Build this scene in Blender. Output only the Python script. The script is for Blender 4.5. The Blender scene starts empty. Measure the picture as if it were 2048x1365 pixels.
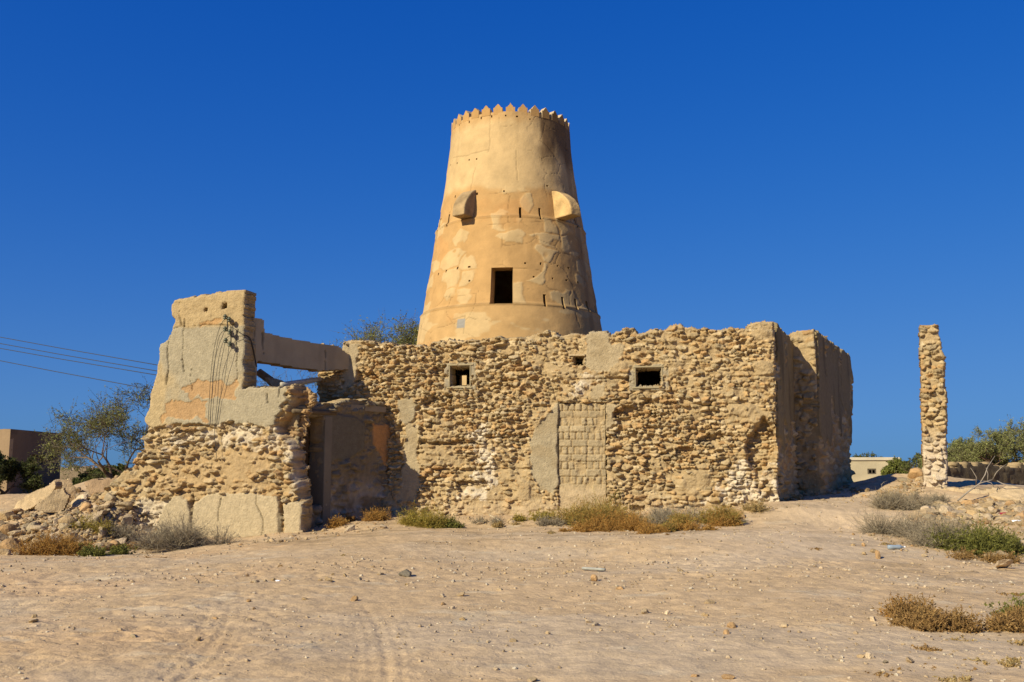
import bpy, math, random
import numpy as np
from mathutils import Vector, Matrix, Euler
R_ = math.radians
sc = bpy.context.scene
COL = sc.collection

# ------------------------------------------------------------------ camera, sky, sun, exposure
F = 1900.0                      # focal length in pixels of the 2048 wide photograph
CAMZ = 1.6
PITCH = math.atan(253.0 / F)
cam_d = bpy.data.cameras.new("camera")
cam_d.sensor_width = 36.0
cam_d.lens = 36.0 * F / 2048.0
cam_d.clip_start = 0.1
cam_d.clip_end = 20000.0
cam = bpy.data.objects.new("camera", cam_d)
COL.objects.link(cam)
cam.location = (0, 0, CAMZ)
cam.rotation_euler = (R_(90) + PITCH, 0, 0)
sc.camera = cam

SUN_AZ = 46.0                   # the sun stands behind the camera, this many degrees to its left
SUN_EL = 31.0
sd = Vector((-math.sin(R_(SUN_AZ)) * math.cos(R_(SUN_EL)), -math.cos(R_(SUN_AZ)) * math.cos(R_(SUN_EL)), math.sin(R_(SUN_EL))))
sun_d = bpy.data.lights.new("sun", 'SUN')
sun_d.energy = 5.0
sun_d.angle = R_(0.5)
sun_d.color = (1.0, 0.90, 0.70)
sun = bpy.data.objects.new("sun", sun_d)
COL.objects.link(sun)
sun.location = (-20, -20, 20)
sun.rotation_euler = (-sd).to_track_quat('-Z', 'Y').to_euler()

EXPO = 0.38
world = bpy.data.worlds.new("World")
sc.world = world
world.use_nodes = True
wn, wl = world.node_tree.nodes, world.node_tree.links
wn.clear()
w_out = wn.new('ShaderNodeOutputWorld')
w_bg = wn.new('ShaderNodeBackground')
w_bg.inputs['Strength'].default_value = 0.1
w_sky = wn.new('ShaderNodeTexSky')
w_sky.sky_type = 'NISHITA'
w_sky.sun_disc = False
w_sky.sun_elevation = R_(SUN_EL)
w_sky.sun_rotation = math.atan2(sd.x, sd.y)
w_sky.altitude = 600
w_sky.air_density = 1.0
w_sky.dust_density = 0.5
w_sky.ozone_density = 3.0
w_hsv = wn.new('ShaderNodeHueSaturation')
w_hsv.inputs['Hue'].default_value = 0.505
w_hsv.inputs['Saturation'].default_value = 1.38
w_hsv.inputs['Value'].default_value = 1.0
wl.new(w_sky.outputs[0], w_hsv.inputs['Color'])
# deep, polarised blue: each channel x -> a x / (1 + a k x), in display-linear units
SKY_A, SKY_K = (0.65, 1.18, 3.12), (7.0, 2.5, 1.24)
def w_vec(op, a, b):
    nd = wn.new('ShaderNodeVectorMath'); nd.operation = op
    for i, q in enumerate((a, b)):
        if isinstance(q, tuple): nd.inputs[i].default_value = q
        else: wl.new(q, nd.inputs[i])
    return nd.outputs[0]
w_x = w_vec('MULTIPLY', w_hsv.outputs[0], (0.0956,) * 3)
w_n = w_vec('MULTIPLY', w_x, SKY_A)
w_dd = w_vec('ADD', w_vec('MULTIPLY', w_n, SKY_K), (1.0, 1.0, 1.0))
w_o = w_vec('MULTIPLY', w_vec('DIVIDE', w_n, w_dd), (10.0 / 2 ** EXPO,) * 3)
wl.new(w_o, w_bg.inputs['Color'])
wl.new(w_bg.outputs[0], w_out.inputs[0])

sc.view_settings.view_transform = 'Standard'
sc.view_settings.look = 'None'
sc.view_settings.exposure = EXPO
sc.view_settings.gamma = 1.0

# ------------------------------------------------------------------ geometry helpers
CT, ST = math.cos(PITCH), math.sin(PITCH)
CAMV = np.array([0, 0, CAMZ])
def ray(px, py):
    dx = (px - 1024.0) / F; dy = (682.5 - py) / F
    return np.array([dx, CT - dy * ST, ST + dy * CT])
def P(px, py, Y):
    d = ray(px, py)
    return CAMV + d * (Y / d[1])
def XY(px, Y, py=935):
    p = P(px, py, Y); return np.array([p[0], p[1]])

def vn(x, y, seed=0):
    xi = np.floor(x); yi = np.floor(y); xf = x - xi; yf = y - yi
    def h(a, b):
        s = np.sin(a * 127.1 + b * 311.7 + seed * 74.7) * 43758.5453
        return s - np.floor(s)
    u = xf * xf * (3 - 2 * xf); v = yf * yf * (3 - 2 * yf)
    return (h(xi, yi) * (1 - u) + h(xi + 1, yi) * u) * (1 - v) + (h(xi, yi + 1) * (1 - u) + h(xi + 1, yi + 1) * u) * v
def fbm(x, y, seed=0, o=4, g=0.5):
    s = 0; a = 1; t = 0
    for k in range(o):
        s = s + a * vn(x * 2 ** k + 17.3 * k, y * 2 ** k - 9.1 * k, seed + k); t += a; a *= g
    return s / t * 2 - 1
def sstep(a, b, x):
    t = np.clip((x - a) / (b - a), 0, 1); return t * t * (3 - 2 * t)
def hash2(a, b, k):
    s = np.sin(a * 12.9898 + b * 78.233 + k * 37.719) * 43758.5453
    return s - np.floor(s)
def inpoly(U, V, poly):
    ins = np.zeros(U.shape, bool); n = len(poly)
    for i in range(n):
        x1, y1 = poly[i]; x2, y2 = poly[(i + 1) % n]
        if y1 == y2: continue
        c = ((y1 > V) != (y2 > V)) & (U < (x2 - x1) * (V - y1) / (y2 - y1) + x1)
        ins ^= c
    return ins
def dline(U, V, pts):
    D = np.full(U.shape, 1e9)
    for (x1, y1), (x2, y2) in zip(pts[:-1], pts[1:]):
        dx, dy = x2 - x1, y2 - y1; L = dx * dx + dy * dy + 1e-12
        t = np.clip(((U - x1) * dx + (V - y1) * dy) / L, 0, 1)
        D = np.minimum(D, np.hypot(U - x1 - t * dx, V - y1 - t * dy))
    return D
def blur(M, n):
    M = M.astype(float)
    for _ in range(n):
        Q = np.pad(M, 1, mode='edge')
        M = (Q[:-2, 1:-1] + Q[2:, 1:-1] + Q[1:-1, :-2] + Q[1:-1, 2:] + 2 * Q[1:-1, 1:-1]) / 6
    return M

def link(o, parent=None):
    COL.objects.link(o)
    if parent is not None: o.parent = parent
    return o
def tag(o, label, cat, group=None, kind=None):
    if label: o['label'] = label
    if cat: o['category'] = cat
    if group: o['group'] = group
    if kind: o['kind'] = kind
    return o
def root(name, loc, label, cat, group=None):
    o = bpy.data.objects.new(name, None); o.location = [float(c) for c in loc]; o.empty_display_size = 0.3
    link(o); return tag(o, label, cat, group)
def raw_mesh(name, verts, faces, col=None, mat=None, smooth=False, k=4):
    """faces: (n,k) int array"""
    me = bpy.data.meshes.new(name)
    verts = np.asarray(verts, np.float32); faces = np.asarray(faces, np.int32)
    me.vertices.add(len(verts)); me.vertices.foreach_set("co", verts.ravel())
    n, k = faces.shape
    me.loops.add(n * k); me.loops.foreach_set("vertex_index", faces.ravel())
    me.polygons.add(n)
    me.polygons.foreach_set("loop_start", np.arange(0, n * k, k, dtype=np.int32))
    me.polygons.foreach_set("loop_total", np.full(n, k, np.int32))
    me.polygons.foreach_set("use_smooth", np.full(n, smooth, bool))
    if col is not None:
        ca = me.color_attributes.new("Col", 'FLOAT_COLOR', 'POINT')
        c4 = np.ones((len(verts), 4), np.float32); c4[:, :3] = np.asarray(col, np.float32)
        ca.data.foreach_set("color", c4.ravel())
    me.update(calc_edges=True); me.validate()
    if mat: me.materials.append(mat)
    return me
def mesh_obj(name, me, parent=None, loc=None):
    o = bpy.data.objects.new(name, me); link(o, parent)
    if loc is not None: o.location = [float(c) for c in loc]
    return o
def local(o, parent_root):
    """the mesh was given in world coordinates and its parent stands elsewhere"""
    o.location = -parent_root.location
    return o

class MB:
    """collects quads/tris as quads (tris repeat nothing: kept in a separate list)"""
    def __init__(s): s.v = []; s.f = []; s.c = []
    def add(s, vs, fs, c=(1, 1, 1)):
        b = len(s.v); s.v += [tuple(map(float, q)) for q in vs]; s.f += [tuple(b + i for i in f) for f in fs]; s.c += [c] * len(vs)
    def box(s, c, sx, sy, sz, rot=None, col=(1, 1, 1), jit=0, rnd=None):
        vs = []
        for z in (-1, 1):
            for x, y in ((-1, -1), (1, -1), (1, 1), (-1, 1)):
                p = Vector((x * sx / 2, y * sy / 2, z * sz / 2))
                if jit: p += Vector([rnd.uniform(-jit, jit) for _ in range(3)])
                if rot: p = rot @ p
                vs.append(p + Vector(c))
        s.add(vs, [(0, 3, 2, 1), (4, 5, 6, 7), (0, 1, 5, 4), (1, 2, 6, 5), (2, 3, 7, 6), (3, 0, 4, 7)], col)
    def tube(s, pts, rad, n=6, col=(1, 1, 1), caps=True):
        pts = [Vector(p) for p in pts]; rings = []
        if not hasattr(rad, '__len__'): rad = [rad] * len(pts)
        b0 = len(s.v); vs = []
        up = Vector((0.13, 0.21, 0.97))
        for i, p in enumerate(pts):
            t = (pts[min(i + 1, len(pts) - 1)] - pts[max(i - 1, 0)]).normalized()
            a = t.cross(up)
            if a.length < 1e-3: a = t.cross(Vector((1, 0, 0)))
            a.normalize(); b = t.cross(a)
            for k in range(n):
                w = 2 * math.pi * k / n
                vs.append(p + (a * math.cos(w) + b * math.sin(w)) * rad[i])
        fs = []
        for i in range(len(pts) - 1):
            for k in range(n):
                fs.append((i * n + k, i * n + (k + 1) % n, (i + 1) * n + (k + 1) % n, (i + 1) * n + k))
        if caps:
            fs.append(tuple(range(n))[::-1]); fs.append(tuple((len(pts) - 1) * n + k for k in range(n)))
        s.add(vs, fs, col)
    def build(s, name, mat, parent=None, smooth=False, bevel=0, origin=None):
        me = bpy.data.meshes.new(name)
        vs = s.v if origin is None else [(a - origin[0], b - origin[1], c - origin[2]) for a, b, c in s.v]
        me.from_pydata(vs, [], s.f)
        ca = me.color_attributes.new("Col", 'FLOAT_COLOR', 'POINT')
        c4 = np.ones((len(s.v), 4), np.float32); c4[:, :3] = np.array(s.c, np.float32)
        ca.data.foreach_set("color", c4.ravel())
        me.materials.append(mat)
        me.polygons.foreach_set("use_smooth", [smooth] * len(me.polygons)); me.update()
        o = mesh_obj(name, me, parent)
        if origin is not None: o.location = [float(q) for q in origin]
        if bevel:
            m = o.modifiers.new("bevel", 'BEVEL'); m.width = bevel; m.segments = 2
        return o

# ------------------------------------------------------------------ materials
TONE = (0.785, 0.77, 0.675)        # scales nearly every base colour darker and warmer, against the blue sky fill
def mk(name, rough=0.95, bump=0.0, bscale=30.0, var=0.0, vscale=3.0, tint=None, fine=0.0, fscale=120.0, dist=0.02, spec=0.15, objrand=0.0):
    m = bpy.data.materials.new(name); m.use_nodes = True
    n, l = m.node_tree.nodes, m.node_tree.links
    b = n['Principled BSDF']; b.inputs['Roughness'].default_value = rough
    b.inputs['Specular IOR Level'].default_value = spec
    if tint is None:
        a = n.new('ShaderNodeVertexColor'); a.layer_name = "Col"; c = a.outputs['Color']
    else:
        a = n.new('ShaderNodeRGB'); a.outputs[0].default_value = (*tint, 1); c = a.outputs[0]
    g = n.new('ShaderNodeNewGeometry')
    def noise(scale, detail, vec=None):
        t = n.new('ShaderNodeTexNoise'); t.inputs['Scale'].default_value = scale; t.inputs['Detail'].default_value = detail
        t.inputs['Roughness'].default_value = 0.6
        l.new(g.outputs['Position'] if vec is None else vec, t.inputs['Vector']); return t
    def mul(c, src, lo, hi, a0=0.3, a1=0.7):
        r = n.new('ShaderNodeMapRange'); r.inputs['From Min'].default_value = a0; r.inputs['From Max'].default_value = a1
        r.inputs['To Min'].default_value = lo; r.inputs['To Max'].default_value = hi
        l.new(src, r.inputs['Value'])
        v = n.new('ShaderNodeVectorMath'); v.operation = 'SCALE'; l.new(c, v.inputs[0]); l.new(r.outputs[0], v.inputs['Scale'])
        return v.outputs[0]
    if 'litter' not in name and name not in ('clear_plastic', 'paper_label'):
        v0 = n.new('ShaderNodeVectorMath'); v0.operation = 'MULTIPLY'; l.new(c, v0.inputs[0]); v0.inputs[1].default_value = TONE; c = v0.outputs[0]
    if var: c = mul(c, noise(vscale, 5).outputs['Fac'], 1 - var, 1 + var)
    if fine: c = mul(c, noise(fscale, 3).outputs['Fac'], 1 - fine, 1 + fine)
    if objrand:
        oi = n.new('ShaderNodeObjectInfo'); c = mul(c, oi.outputs['Random'], 1 - objrand, 1 + objrand, 0, 1)
    l.new(c, b.inputs['Base Color'])
    if bump:
        t = noise(bscale, 6)
        bp = n.new('ShaderNodeBump'); bp.inputs['Strength'].default_value = bump; bp.inputs['Distance'].default_value = dist
        l.new(t.outputs['Fac'], bp.inputs['Height']); l.new(bp.outputs[0], b.inputs['Normal'])
    return m
M_STONE = mk("rubble_masonry", bump=0.9, bscale=22, var=0.16, vscale=9, fine=0.14, fscale=60, dist=0.03)
M_PLAST = mk("old_plaster", bump=0.35, bscale=14, var=0.10, vscale=2.2, fine=0.05, fscale=50, dist=0.02)
M_HOOD = mk("worn_hood_plaster", bump=0.5, bscale=10, var=0.30, vscale=2.6, fine=0.08, fscale=40, dist=0.03)
M_ROCK = mk("limestone_rock", bump=0.8, bscale=26, var=0.22, vscale=6, fine=0.12, fscale=70, dist=0.03, objrand=0.18)
M_WOOD = mk("weathered_timber", bump=0.5, bscale=40, var=0.2, vscale=8, dist=0.01)
M_BARK = mk("bark", bump=0.5, bscale=40, var=0.25, vscale=8, dist=0.01)
M_TWIG = mk("dry_twigs", rough=0.9, spec=0.05)
M_LEAF = mk("leaves", rough=0.75, spec=0.1)
nt = M_LEAF.node_tree
_tr = nt.nodes.new('ShaderNodeBsdfTranslucent'); _mx = nt.nodes.new('ShaderNodeMixShader'); _mx.inputs[0].default_value = 0.25
_b = nt.nodes['Principled BSDF']
for lk in list(nt.links):
    if lk.to_node == _b and lk.to_socket.name == 'Base Color': nt.links.new(lk.from_socket, _tr.inputs['Color'])
nt.links.new(_b.outputs[0], _mx.inputs[1]); nt.links.new(_tr.outputs[0], _mx.inputs[2])
nt.links.new(_mx.outputs[0], nt.nodes['Material Output'].inputs['Surface'])
M_PAINT = mk("weathered_render", bump=0.3, bscale=6, var=0.10, vscale=1.2, fine=0.06, fscale=14, dist=0.02)
M_IRON = mk("rusty_iron", tint=(0.045, 0.04, 0.035), rough=0.7, spec=0.3)
M_WIRE = mk("black_wire", tint=(0.03, 0.03, 0.032), rough=0.6, spec=0.3)
M_CABLE = mk("overhead_cable", tint=(0.05, 0.06, 0.08), rough=0.6, spec=0.3)
M_PORC = mk("glazed_insulator", tint=(0.10, 0.11, 0.07), rough=0.35, spec=0.5)

# ------------------------------------------------------------------ terrain
ctrl = []
def cp(px, py, D): p = P(px, py, D); ctrl.append((p[0], p[1], p[2]))
for x in (-14, -7, 0, 7, 14):
    for y in (1, 6, 11, 15): ctrl.append((x, y, 0.0 if y < 15 else 0.03))
cp(600, 1068, 21.2); cp(450, 1080, 21.3); cp(300, 1092, 21.6); cp(720, 1045, 22.5); cp(845, 1032, 23.9); cp(1000, 1030, 23.6)
cp(1200, 1026, 23.2); cp(1400, 1018, 22.8); cp(1556, 1006, 22.5); cp(1640, 1001, 23.6); cp(1700, 998, 24.5); cp(1640, 985, 26); cp(1720, 972, 29.3)
cp(1870, 972, 24); cp(1950, 985, 23.4); cp(2048, 990, 23); cp(1950, 1045, 20.6); cp(2040, 1125, 16.4); cp(1850, 1090, 18); cp(1700, 1065, 19.5)
cp(1500, 1060, 19.5); cp(1200, 1060, 20.5); cp(900, 1060, 21.2); cp(2200, 1000, 22)
cp(1815, 948, 27.5); cp(1765, 983, 25.2); cp(1850, 960, 25.5); cp(1950, 1018, 21.6); cp(2030, 1012, 21.8); cp(1880, 1022, 21.6)
cp(200, 985, 23.6); cp(100, 1025, 22.8); cp(30, 1028, 22.8); cp(0, 1085, 20.6); cp(120, 1105, 19.6); cp(-150, 1060, 21.5); cp(0, 1115, 18.3); cp(250, 1108, 19.8)
cp(230, 1000, 22.8); cp(60, 990, 26)
cp(60, 1008, 33); cp(250, 955, 33); cp(-200, 1000, 33); cp(1750, 968, 40); cp(1024, 960, 40); cp(1400, 990, 33); cp(700, 990, 33); cp(2100, 960, 40); cp(1750, 964, 60)
for x in (-60, -20, 20, 60):
    for y in (65, 120, 300): ctrl.append((x, y, 0.35 if y < 100 else 0.0))
ctrl = np.array(ctrl)
def terrain0(x, y):
    x = np.asarray(x, float); y = np.asarray(y, float)
    num = np.zeros(x.shape); den = np.zeros(x.shape)
    for cx, cy, cz in ctrl:
        sc_ = 1.0 + max(0, cy - 30) * 0.03
        d2 = ((x - cx) ** 2 + (y - cy) ** 2) / sc_ ** 2
        w = 1.0 / (d2 + 0.35) ** 1.8
        num += w * cz; den += w
    z = num / den
    far = sstep(250, 600, np.hypot(x, y))
    return z * (1 - far)
def terrain(x, y):
    x = np.asarray(x, float); y = np.asarray(y, float)
    z = terrain0(x, y)
    near = 1 - sstep(40, 90, np.hypot(x, y))
    z = z + near * (0.040 * fbm(x * 0.45, y * 0.45, 3, 3) + 0.012 * fbm(x * 1.7, y * 1.7, 5, 3) + 0.016 * fbm(x * 5, y * 5, 9, 3) + 0.007 * fbm(x * 13, y * 13, 10, 2))
    # hoof and boot scuffs
    sc1 = np.abs(fbm(x * 2.6 + 5, y * 4.2, 21, 3)); z = z - near * 0.022 * (1 - sstep(0.0, 0.14, sc1)) * sstep(-0.1, 0.4, fbm(x * .35, y * .35, 31, 2))
    # wheel tracks curving across the lower left
    for off, wd in ((0.0, .30), (1.55, .30)):
        yc = y - 0.0
        xc = -0.9 - off - 0.020 * (yc - 7.0) ** 2 - .10 * (yc - 7)
        d = np.abs(x - xc)
        rut = np.exp(-(d / wd) ** 4) * sstep(13, 9.5, yc)
        z = z - rut * (0.007 + 0.010 * np.sin(d * 62 + 1.5 * fbm(x * 2, y * .6, 23, 2))) 
    for a0, b0, c0, wd in ((-4.6, .42, .030, .22), (-3.4, .42, .030, .22), (5.2, -.55, -.03, .2)):
        xc = a0 + b0 * (y - 6) + c0 * (y - 6) ** 2
        d = np.abs(x - xc) / math.hypot(1, b0); z = z - np.exp(-(d / wd) ** 4) * sstep(12.5, 9, y) * (.005 + .007 * np.sin((d + .3 * y) * 55))
    # low wind-blown ripples further left
    rp = np.sin((x * 1.2 + y * 3.0) * 1.6 + 2.5 * fbm(x * .5, y * .5, 44, 2)) * sstep(-2.5, -6, x) * sstep(16, 12, y) * sstep(5, 8, y)
    z = z + 0.034 * np.maximum(rp, 0) * near * (.6 + .4 * fbm(x * .8, y * .8, 45, 2))
    z = z + near * .012 * np.abs(fbm(x * 3.1, y * 3.1, 46, 4)) * sstep(-.2, .3, fbm(x * .4, y * .4, 47, 2))
    return z
def gz(x, y): return float(terrain(np.array([x]), np.array([y]))[0])
def ghit(px, py):
    d = ray(px, py); ys = np.linspace(3, 80, 1500); t = ys / d[1]
    X = d[0] * t; Z = CAMZ + d[2] * t; G = terrain0(X, ys)
    k = np.argmax(Z <= G) if np.any(Z <= G) else len(ys) - 1
    return np.array([X[k], ys[k], gz(X[k], ys[k])])

ys = [1.5]
while ys[-1] < 31: ys.append(ys[-1] + max(0.03, 0.0034 * ys[-1]))
while ys[-1] < 9000: ys.append(ys[-1] * 1.045)
ys = np.array([-9000, -3000, -900, -300, -90, -30, -10, -4, -1] + ys)
xs = list(np.arange(0, 14.0, 0.04))
while xs[-1] < 30: xs.append(xs[-1] + 0.15)
while xs[-1] < 9000: xs.append(xs[-1] * 1.12)
xs = np.array(xs); xs = np.concatenate([-xs[:0:-1], xs])
GX, GY = np.meshgrid(xs, ys)
GZ = terrain(GX, GY)
nyy, nxx = GX.shape
ii = np.arange(nyy * nxx).reshape(nyy, nxx)
gf = np.stack([ii[:-1, :-1], ii[:-1, 1:], ii[1:, 1:], ii[1:, :-1]], -1).reshape(-1, 4)
sand = np.array([.635, .46, .283]); grey = np.array([.61, .475, .335]); ochre = np.array([.66, .45, .26]); litter = np.array([.30, .21, .12])
def lerp(a, b, t):
    t = np.asarray(t, float)[..., None]; return a * (1 - t) + b * t
c = np.broadcast_to(sand, GX.shape + (3,)).copy()
c = lerp(c, grey, 0.85 * sstep(-.15, .45, fbm(GX * .35 + 3, GY * .6, 51, 4)))
c = lerp(c, ochre, 0.7 * sstep(0.0, .5, fbm(GX * .5, GY * .7, 61, 4)) * sstep(2, -4, GX))
# plant litter where the sand meets rubble and wall
lit = sstep(.05, .45, fbm(GX * 1.3, GY * 3.2, 71, 5)) * (sstep(16.5, 19, GY) * sstep(23.5, 21, GY) + sstep(4, 7, GX) * sstep(7, 12, GY))
c = lerp(c, litter, 0.55 * np.clip(lit, 0, 1))
c = lerp(c, np.array([.66, .56, .42]), 0.5 * sstep(.25, .6, fbm(GX * 2.2, GY * 3.5, 81, 5)))
c = lerp(c, np.array([.46, .345, .23]), .45 * sstep(.22, .5, fbm(GX * 4.5, GY * 11, 93, 4)) * sstep(-.2, .3, fbm(GX * .6, GY * .6, 94, 3)))
c = lerp(c, np.array([.72, .56, .40]), .55 * np.exp(-((GX - (3.0 + (GY - 14) * .56)) / 1.6) ** 2) * sstep(13, 17, GY) * sstep(28, 23, GY))
c = c * (1 + 0.20 * fbm(GX * 9, GY * 9, 91, 3))[..., None]
M_GROUND = mk("sandy_ground", bump=0.6, bscale=16, var=0.07, vscale=1.6, fine=0.10, fscale=45, dist=0.03)
gm = raw_mesh("ground", np.stack([GX, GY, GZ], -1).reshape(-1, 3), gf, c.reshape(-1, 3), M_GROUND, smooth=True)
ground = mesh_obj("ground", gm); ground['kind'] = 'structure'

# ------------------------------------------------------------------ stone pattern
def stones(U, V, cw=.26, ch=.16, seed=1, jit=.32):
    """returns edge distance (0 at joints), stone id randoms, local offsets"""
    wu = U + .05 * fbm(U * 3.1, V * 3.1, seed + 40, 3); wv = V + .045 * fbm(U * 2.3 + 9, V * 4.1, seed + 50, 3)
    y = wv / ch; j0 = np.floor(y)
    F1 = np.full(U.shape, 9.0); F2 = F1.copy(); ID = np.zeros(U.shape + (2,)); L = np.zeros(U.shape + (2,))
    for dj in (-1, 0, 1):
        j = j0 + dj
        off = hash2(j, 3.0, seed) * 3
        cwj = cw * (0.75 + 0.6 * hash2(j, 7.0, seed + 1))
        x = wu / cwj + off; i0 = np.floor(x)
        for di in (-1, 0, 1):
            i = i0 + di
            sx = i + .5 + (hash2(i, j, seed + 2) - .5) * 2 * jit; sy = j + .5 + (hash2(i, j, seed + 3) - .5) * 2 * jit * .8
            a = (hash2(i, j, seed + 4) - .5) * 1.3
            dx = (x - sx) * .95; dy = (y - sy) * 1.0
            rx = dx * np.cos(a) + dy * np.sin(a); ry = -dx * np.sin(a) + dy * np.cos(a)
            w = 0.75 + .5 * hash2(i, j, seed + 5)
            d = (np.abs(rx) ** 3.2 + np.abs(ry) ** 3.2) ** .3125 / w
            m = d < F1
            F2 = np.where(m, F1, np.minimum(F2, d)); F1 = np.where(m, d, F1)
            ID[..., 0] = np.where(m, i, ID[..., 0]); ID[..., 1] = np.where(m, j, ID[..., 1])
            L[..., 0] = np.where(m, rx, L[..., 0]); L[..., 1] = np.where(m, ry, L[..., 1])
    return F2 - F1, ID, L
PAL = np.array([[.50, .355, .19], [.51, .345, .175], [.46, .345, .20], [.54, .405, .24], [.43, .335, .21], [.49, .31, .15], [.57, .45, .29]])
MORTAR = np.array([.47, .35, .205])
def rubble(U, V, seed, cw=.27, ch=.16, amp=.10, fill=None):
    e, ID, L = stones(U, V, cw, ch, seed)
    r1 = hash2(ID[..., 0], ID[..., 1], seed + 11) ** 1.3; r2 = hash2(ID[..., 0], ID[..., 1], seed + 12); r3 = hash2(ID[..., 0], ID[..., 1], seed + 13); r4 = hash2(ID[..., 0], ID[..., 1], seed + 14)
    body = np.clip(e / .26, 0, 1) ** .6
    h = amp * (.35 + .75 * r1) * body + amp * .75 * ((r2 - .5) * L[..., 0] * 2.2 + (r3 - .66) * L[..., 1] * 2.8) * body
    h = np.where(r4 < .10, -amp * .8 * body, h); h = np.where(r4 > .96, h * 1.6, h)                      # stones fallen out
    h = h + amp * (.42 * fbm(U * 11, V * 11, seed + 20, 4) + .35 * (.3 - np.abs(fbm(U * 7, V * 9, seed + 21, 3)))) * (.3 + .7 * body)
    h = h - .42 * amp
    if fill is not None:
        mh = fill + amp * .10 * fbm(U * 14, V * 14, seed + 22, 3)
        mor = sstep(-.012, .012, mh - h); h = np.maximum(h, mh)
    else: mor = 0 * h
    col = PAL[(hash2(ID[..., 0], ID[..., 1], seed + 15) * 6.999).astype(int)]
    col = col * (0.86 + .28 * r2)[..., None]
    mor = np.maximum(mor, 1 - sstep(.02, .12, e))
    return h, lerp(col, MORTAR, mor)

# ------------------------------------------------------------------ generic thick wall panel
def panel(name, mapf, u0, u1, v0, v1, res, inside, hc, thick, K=4, rag=.03, rough=.05, seed=0, mat=None, parent=None, edge=0, side_col=None, back_rough=0.0, origin=None, smooth=True):
    nu = int(round((u1 - u0) / res)); nv = int(round((v1 - v0) / res))
    u = np.linspace(u0, u1, nu + 1); v = np.linspace(v0, v1, nv + 1)
    U, V = np.meshgrid(u, v)
    uc = (u[:-1] + u[1:]) / 2; vc = (v[:-1] + v[1:]) / 2
    UC, VC = np.meshgrid(uc, vc)
    ru = rag * (fbm(UC * 5, VC * 5, seed + 300, 4) * 1.6); rv = rag * (fbm(UC * 5 + 31, VC * 5, seed + 301, 4) * 1.6)
    M = inside(UC + ru, VC + rv)
    H, C = hc(U, V)
    if edge:
        B = blur(M, edge * 3)
        Bv = np.zeros(U.shape); Q = np.pad(B, 1)
        Bv = (Q[:-1, :-1] + Q[1:, :-1] + Q[:-1, 1:] + Q[1:, 1:]) / 4
        H = H - (1 - sstep(.35, .95, Bv)) * edge * .028
    idx = np.arange((nu + 1) * (nv + 1)).reshape(nv + 1, nu + 1); N = idx.size
    q = np.stack([idx[:-1, :-1], idx[:-1, 1:], idx[1:, 1:], idx[1:, :-1]], -1)[M]
    TH = thick + back_rough * fbm(U * 2.5, V * 2.5, seed + 310, 4)
    Vf = mapf(U, V, -H).reshape(-1, 3); Vb = mapf(U, V, TH).reshape(-1, 3)
    verts = [Vf, Vb]; faces = [q, q[:, ::-1] + N]; cols = [C.reshape(-1, 3), C.reshape(-1, 3) * .96]
    # sides
    Mp = np.pad(M, 1)
    a, b = [], []
    jj, i_ = np.where(M & ~Mp[1:-1, :-2]); a.append(idx[jj + 1, i_]); b.append(idx[jj, i_])            # left
    jj, i_ = np.where(M & ~Mp[1:-1, 2:]); a.append(idx[jj, i_ + 1]); b.append(idx[jj + 1, i_ + 1])      # right
    jj, i_ = np.where(M & ~Mp[:-2, 1:-1]); a.append(idx[jj, i_]); b.append(idx[jj, i_ + 1])            # bottom
    jj, i_ = np.where(M & ~Mp[2:, 1:-1]); a.append(idx[jj + 1, i_ + 1]); b.append(idx[jj + 1, i_])      # top
    a = np.concatenate(a); b = np.concatenate(b)
    bv, inv = np.unique(np.concatenate([a, b]), return_inverse=True); nb = len(bv)
    ai, bi = inv[:len(a)], inv[len(a):]
    Uf, Vf_, Hf, Tf = U.ravel()[bv], V.ravel()[bv], H.ravel()[bv], TH.ravel()[bv]
    # outward direction in uv from mask blur
    Bm = blur(M, 4); gy, gx = np.gradient(np.pad(Bm, ((0, 1), (0, 1)), mode='edge')); gx = gx.ravel()[bv]; gy = gy.ravel()[bv]
    gl = np.hypot(gx, gy) + 1e-6; gx, gy = -gx / gl, -gy / gl
    base = 2 * N; rings = []
    Cf = C.reshape(-1, 3)[bv]; scol = np.array(side_col if side_col is not None else MORTAR)
    for k in range(K + 1):
        t = k / K; dep = -Hf * (1 - t) + Tf * t
        s = Uf * gy - Vf_ * gx
        nz = fbm(s * 5 + 7, dep * 6 + Uf * 3 + Vf_ * 3, seed + 320, 4)
        amt = rough * (nz * .9 + .25) * (1 if 0 < k < K else 0)
        uu, vv = Uf + gx * amt, Vf_ + gy * amt
        verts.append(mapf(uu, vv, dep)); tt = min(1, t * 3)
        w = (.92 + .2 * fbm(s * 7, dep * 8 + Uf * 4, seed + 330, 3))[:, None]
        cols.append(Cf * (1 - tt) + scol * w * tt)
        rings.append(base + k * nb)
    for k in range(K):
        faces.append(np.stack([a * 0 + rings[k] + ai, rings[k + 1] + ai, rings[k + 1] + bi, rings[k] + bi], -1)[:, ::-1])
    verts = np.concatenate(verts); faces = np.concatenate(faces); cols = np.concatenate(cols)
    used = np.zeros(len(verts), bool); used[faces.ravel()] = True
    rm = np.cumsum(used) - 1
    verts = verts[used]; cols = cols[used]; faces = rm[faces]
    if origin is not None: verts = verts - np.asarray(origin)
    me = raw_mesh(name, verts, faces, cols, mat or M_STONE, smooth=smooth)
    return mesh_obj(name, me, parent)

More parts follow.
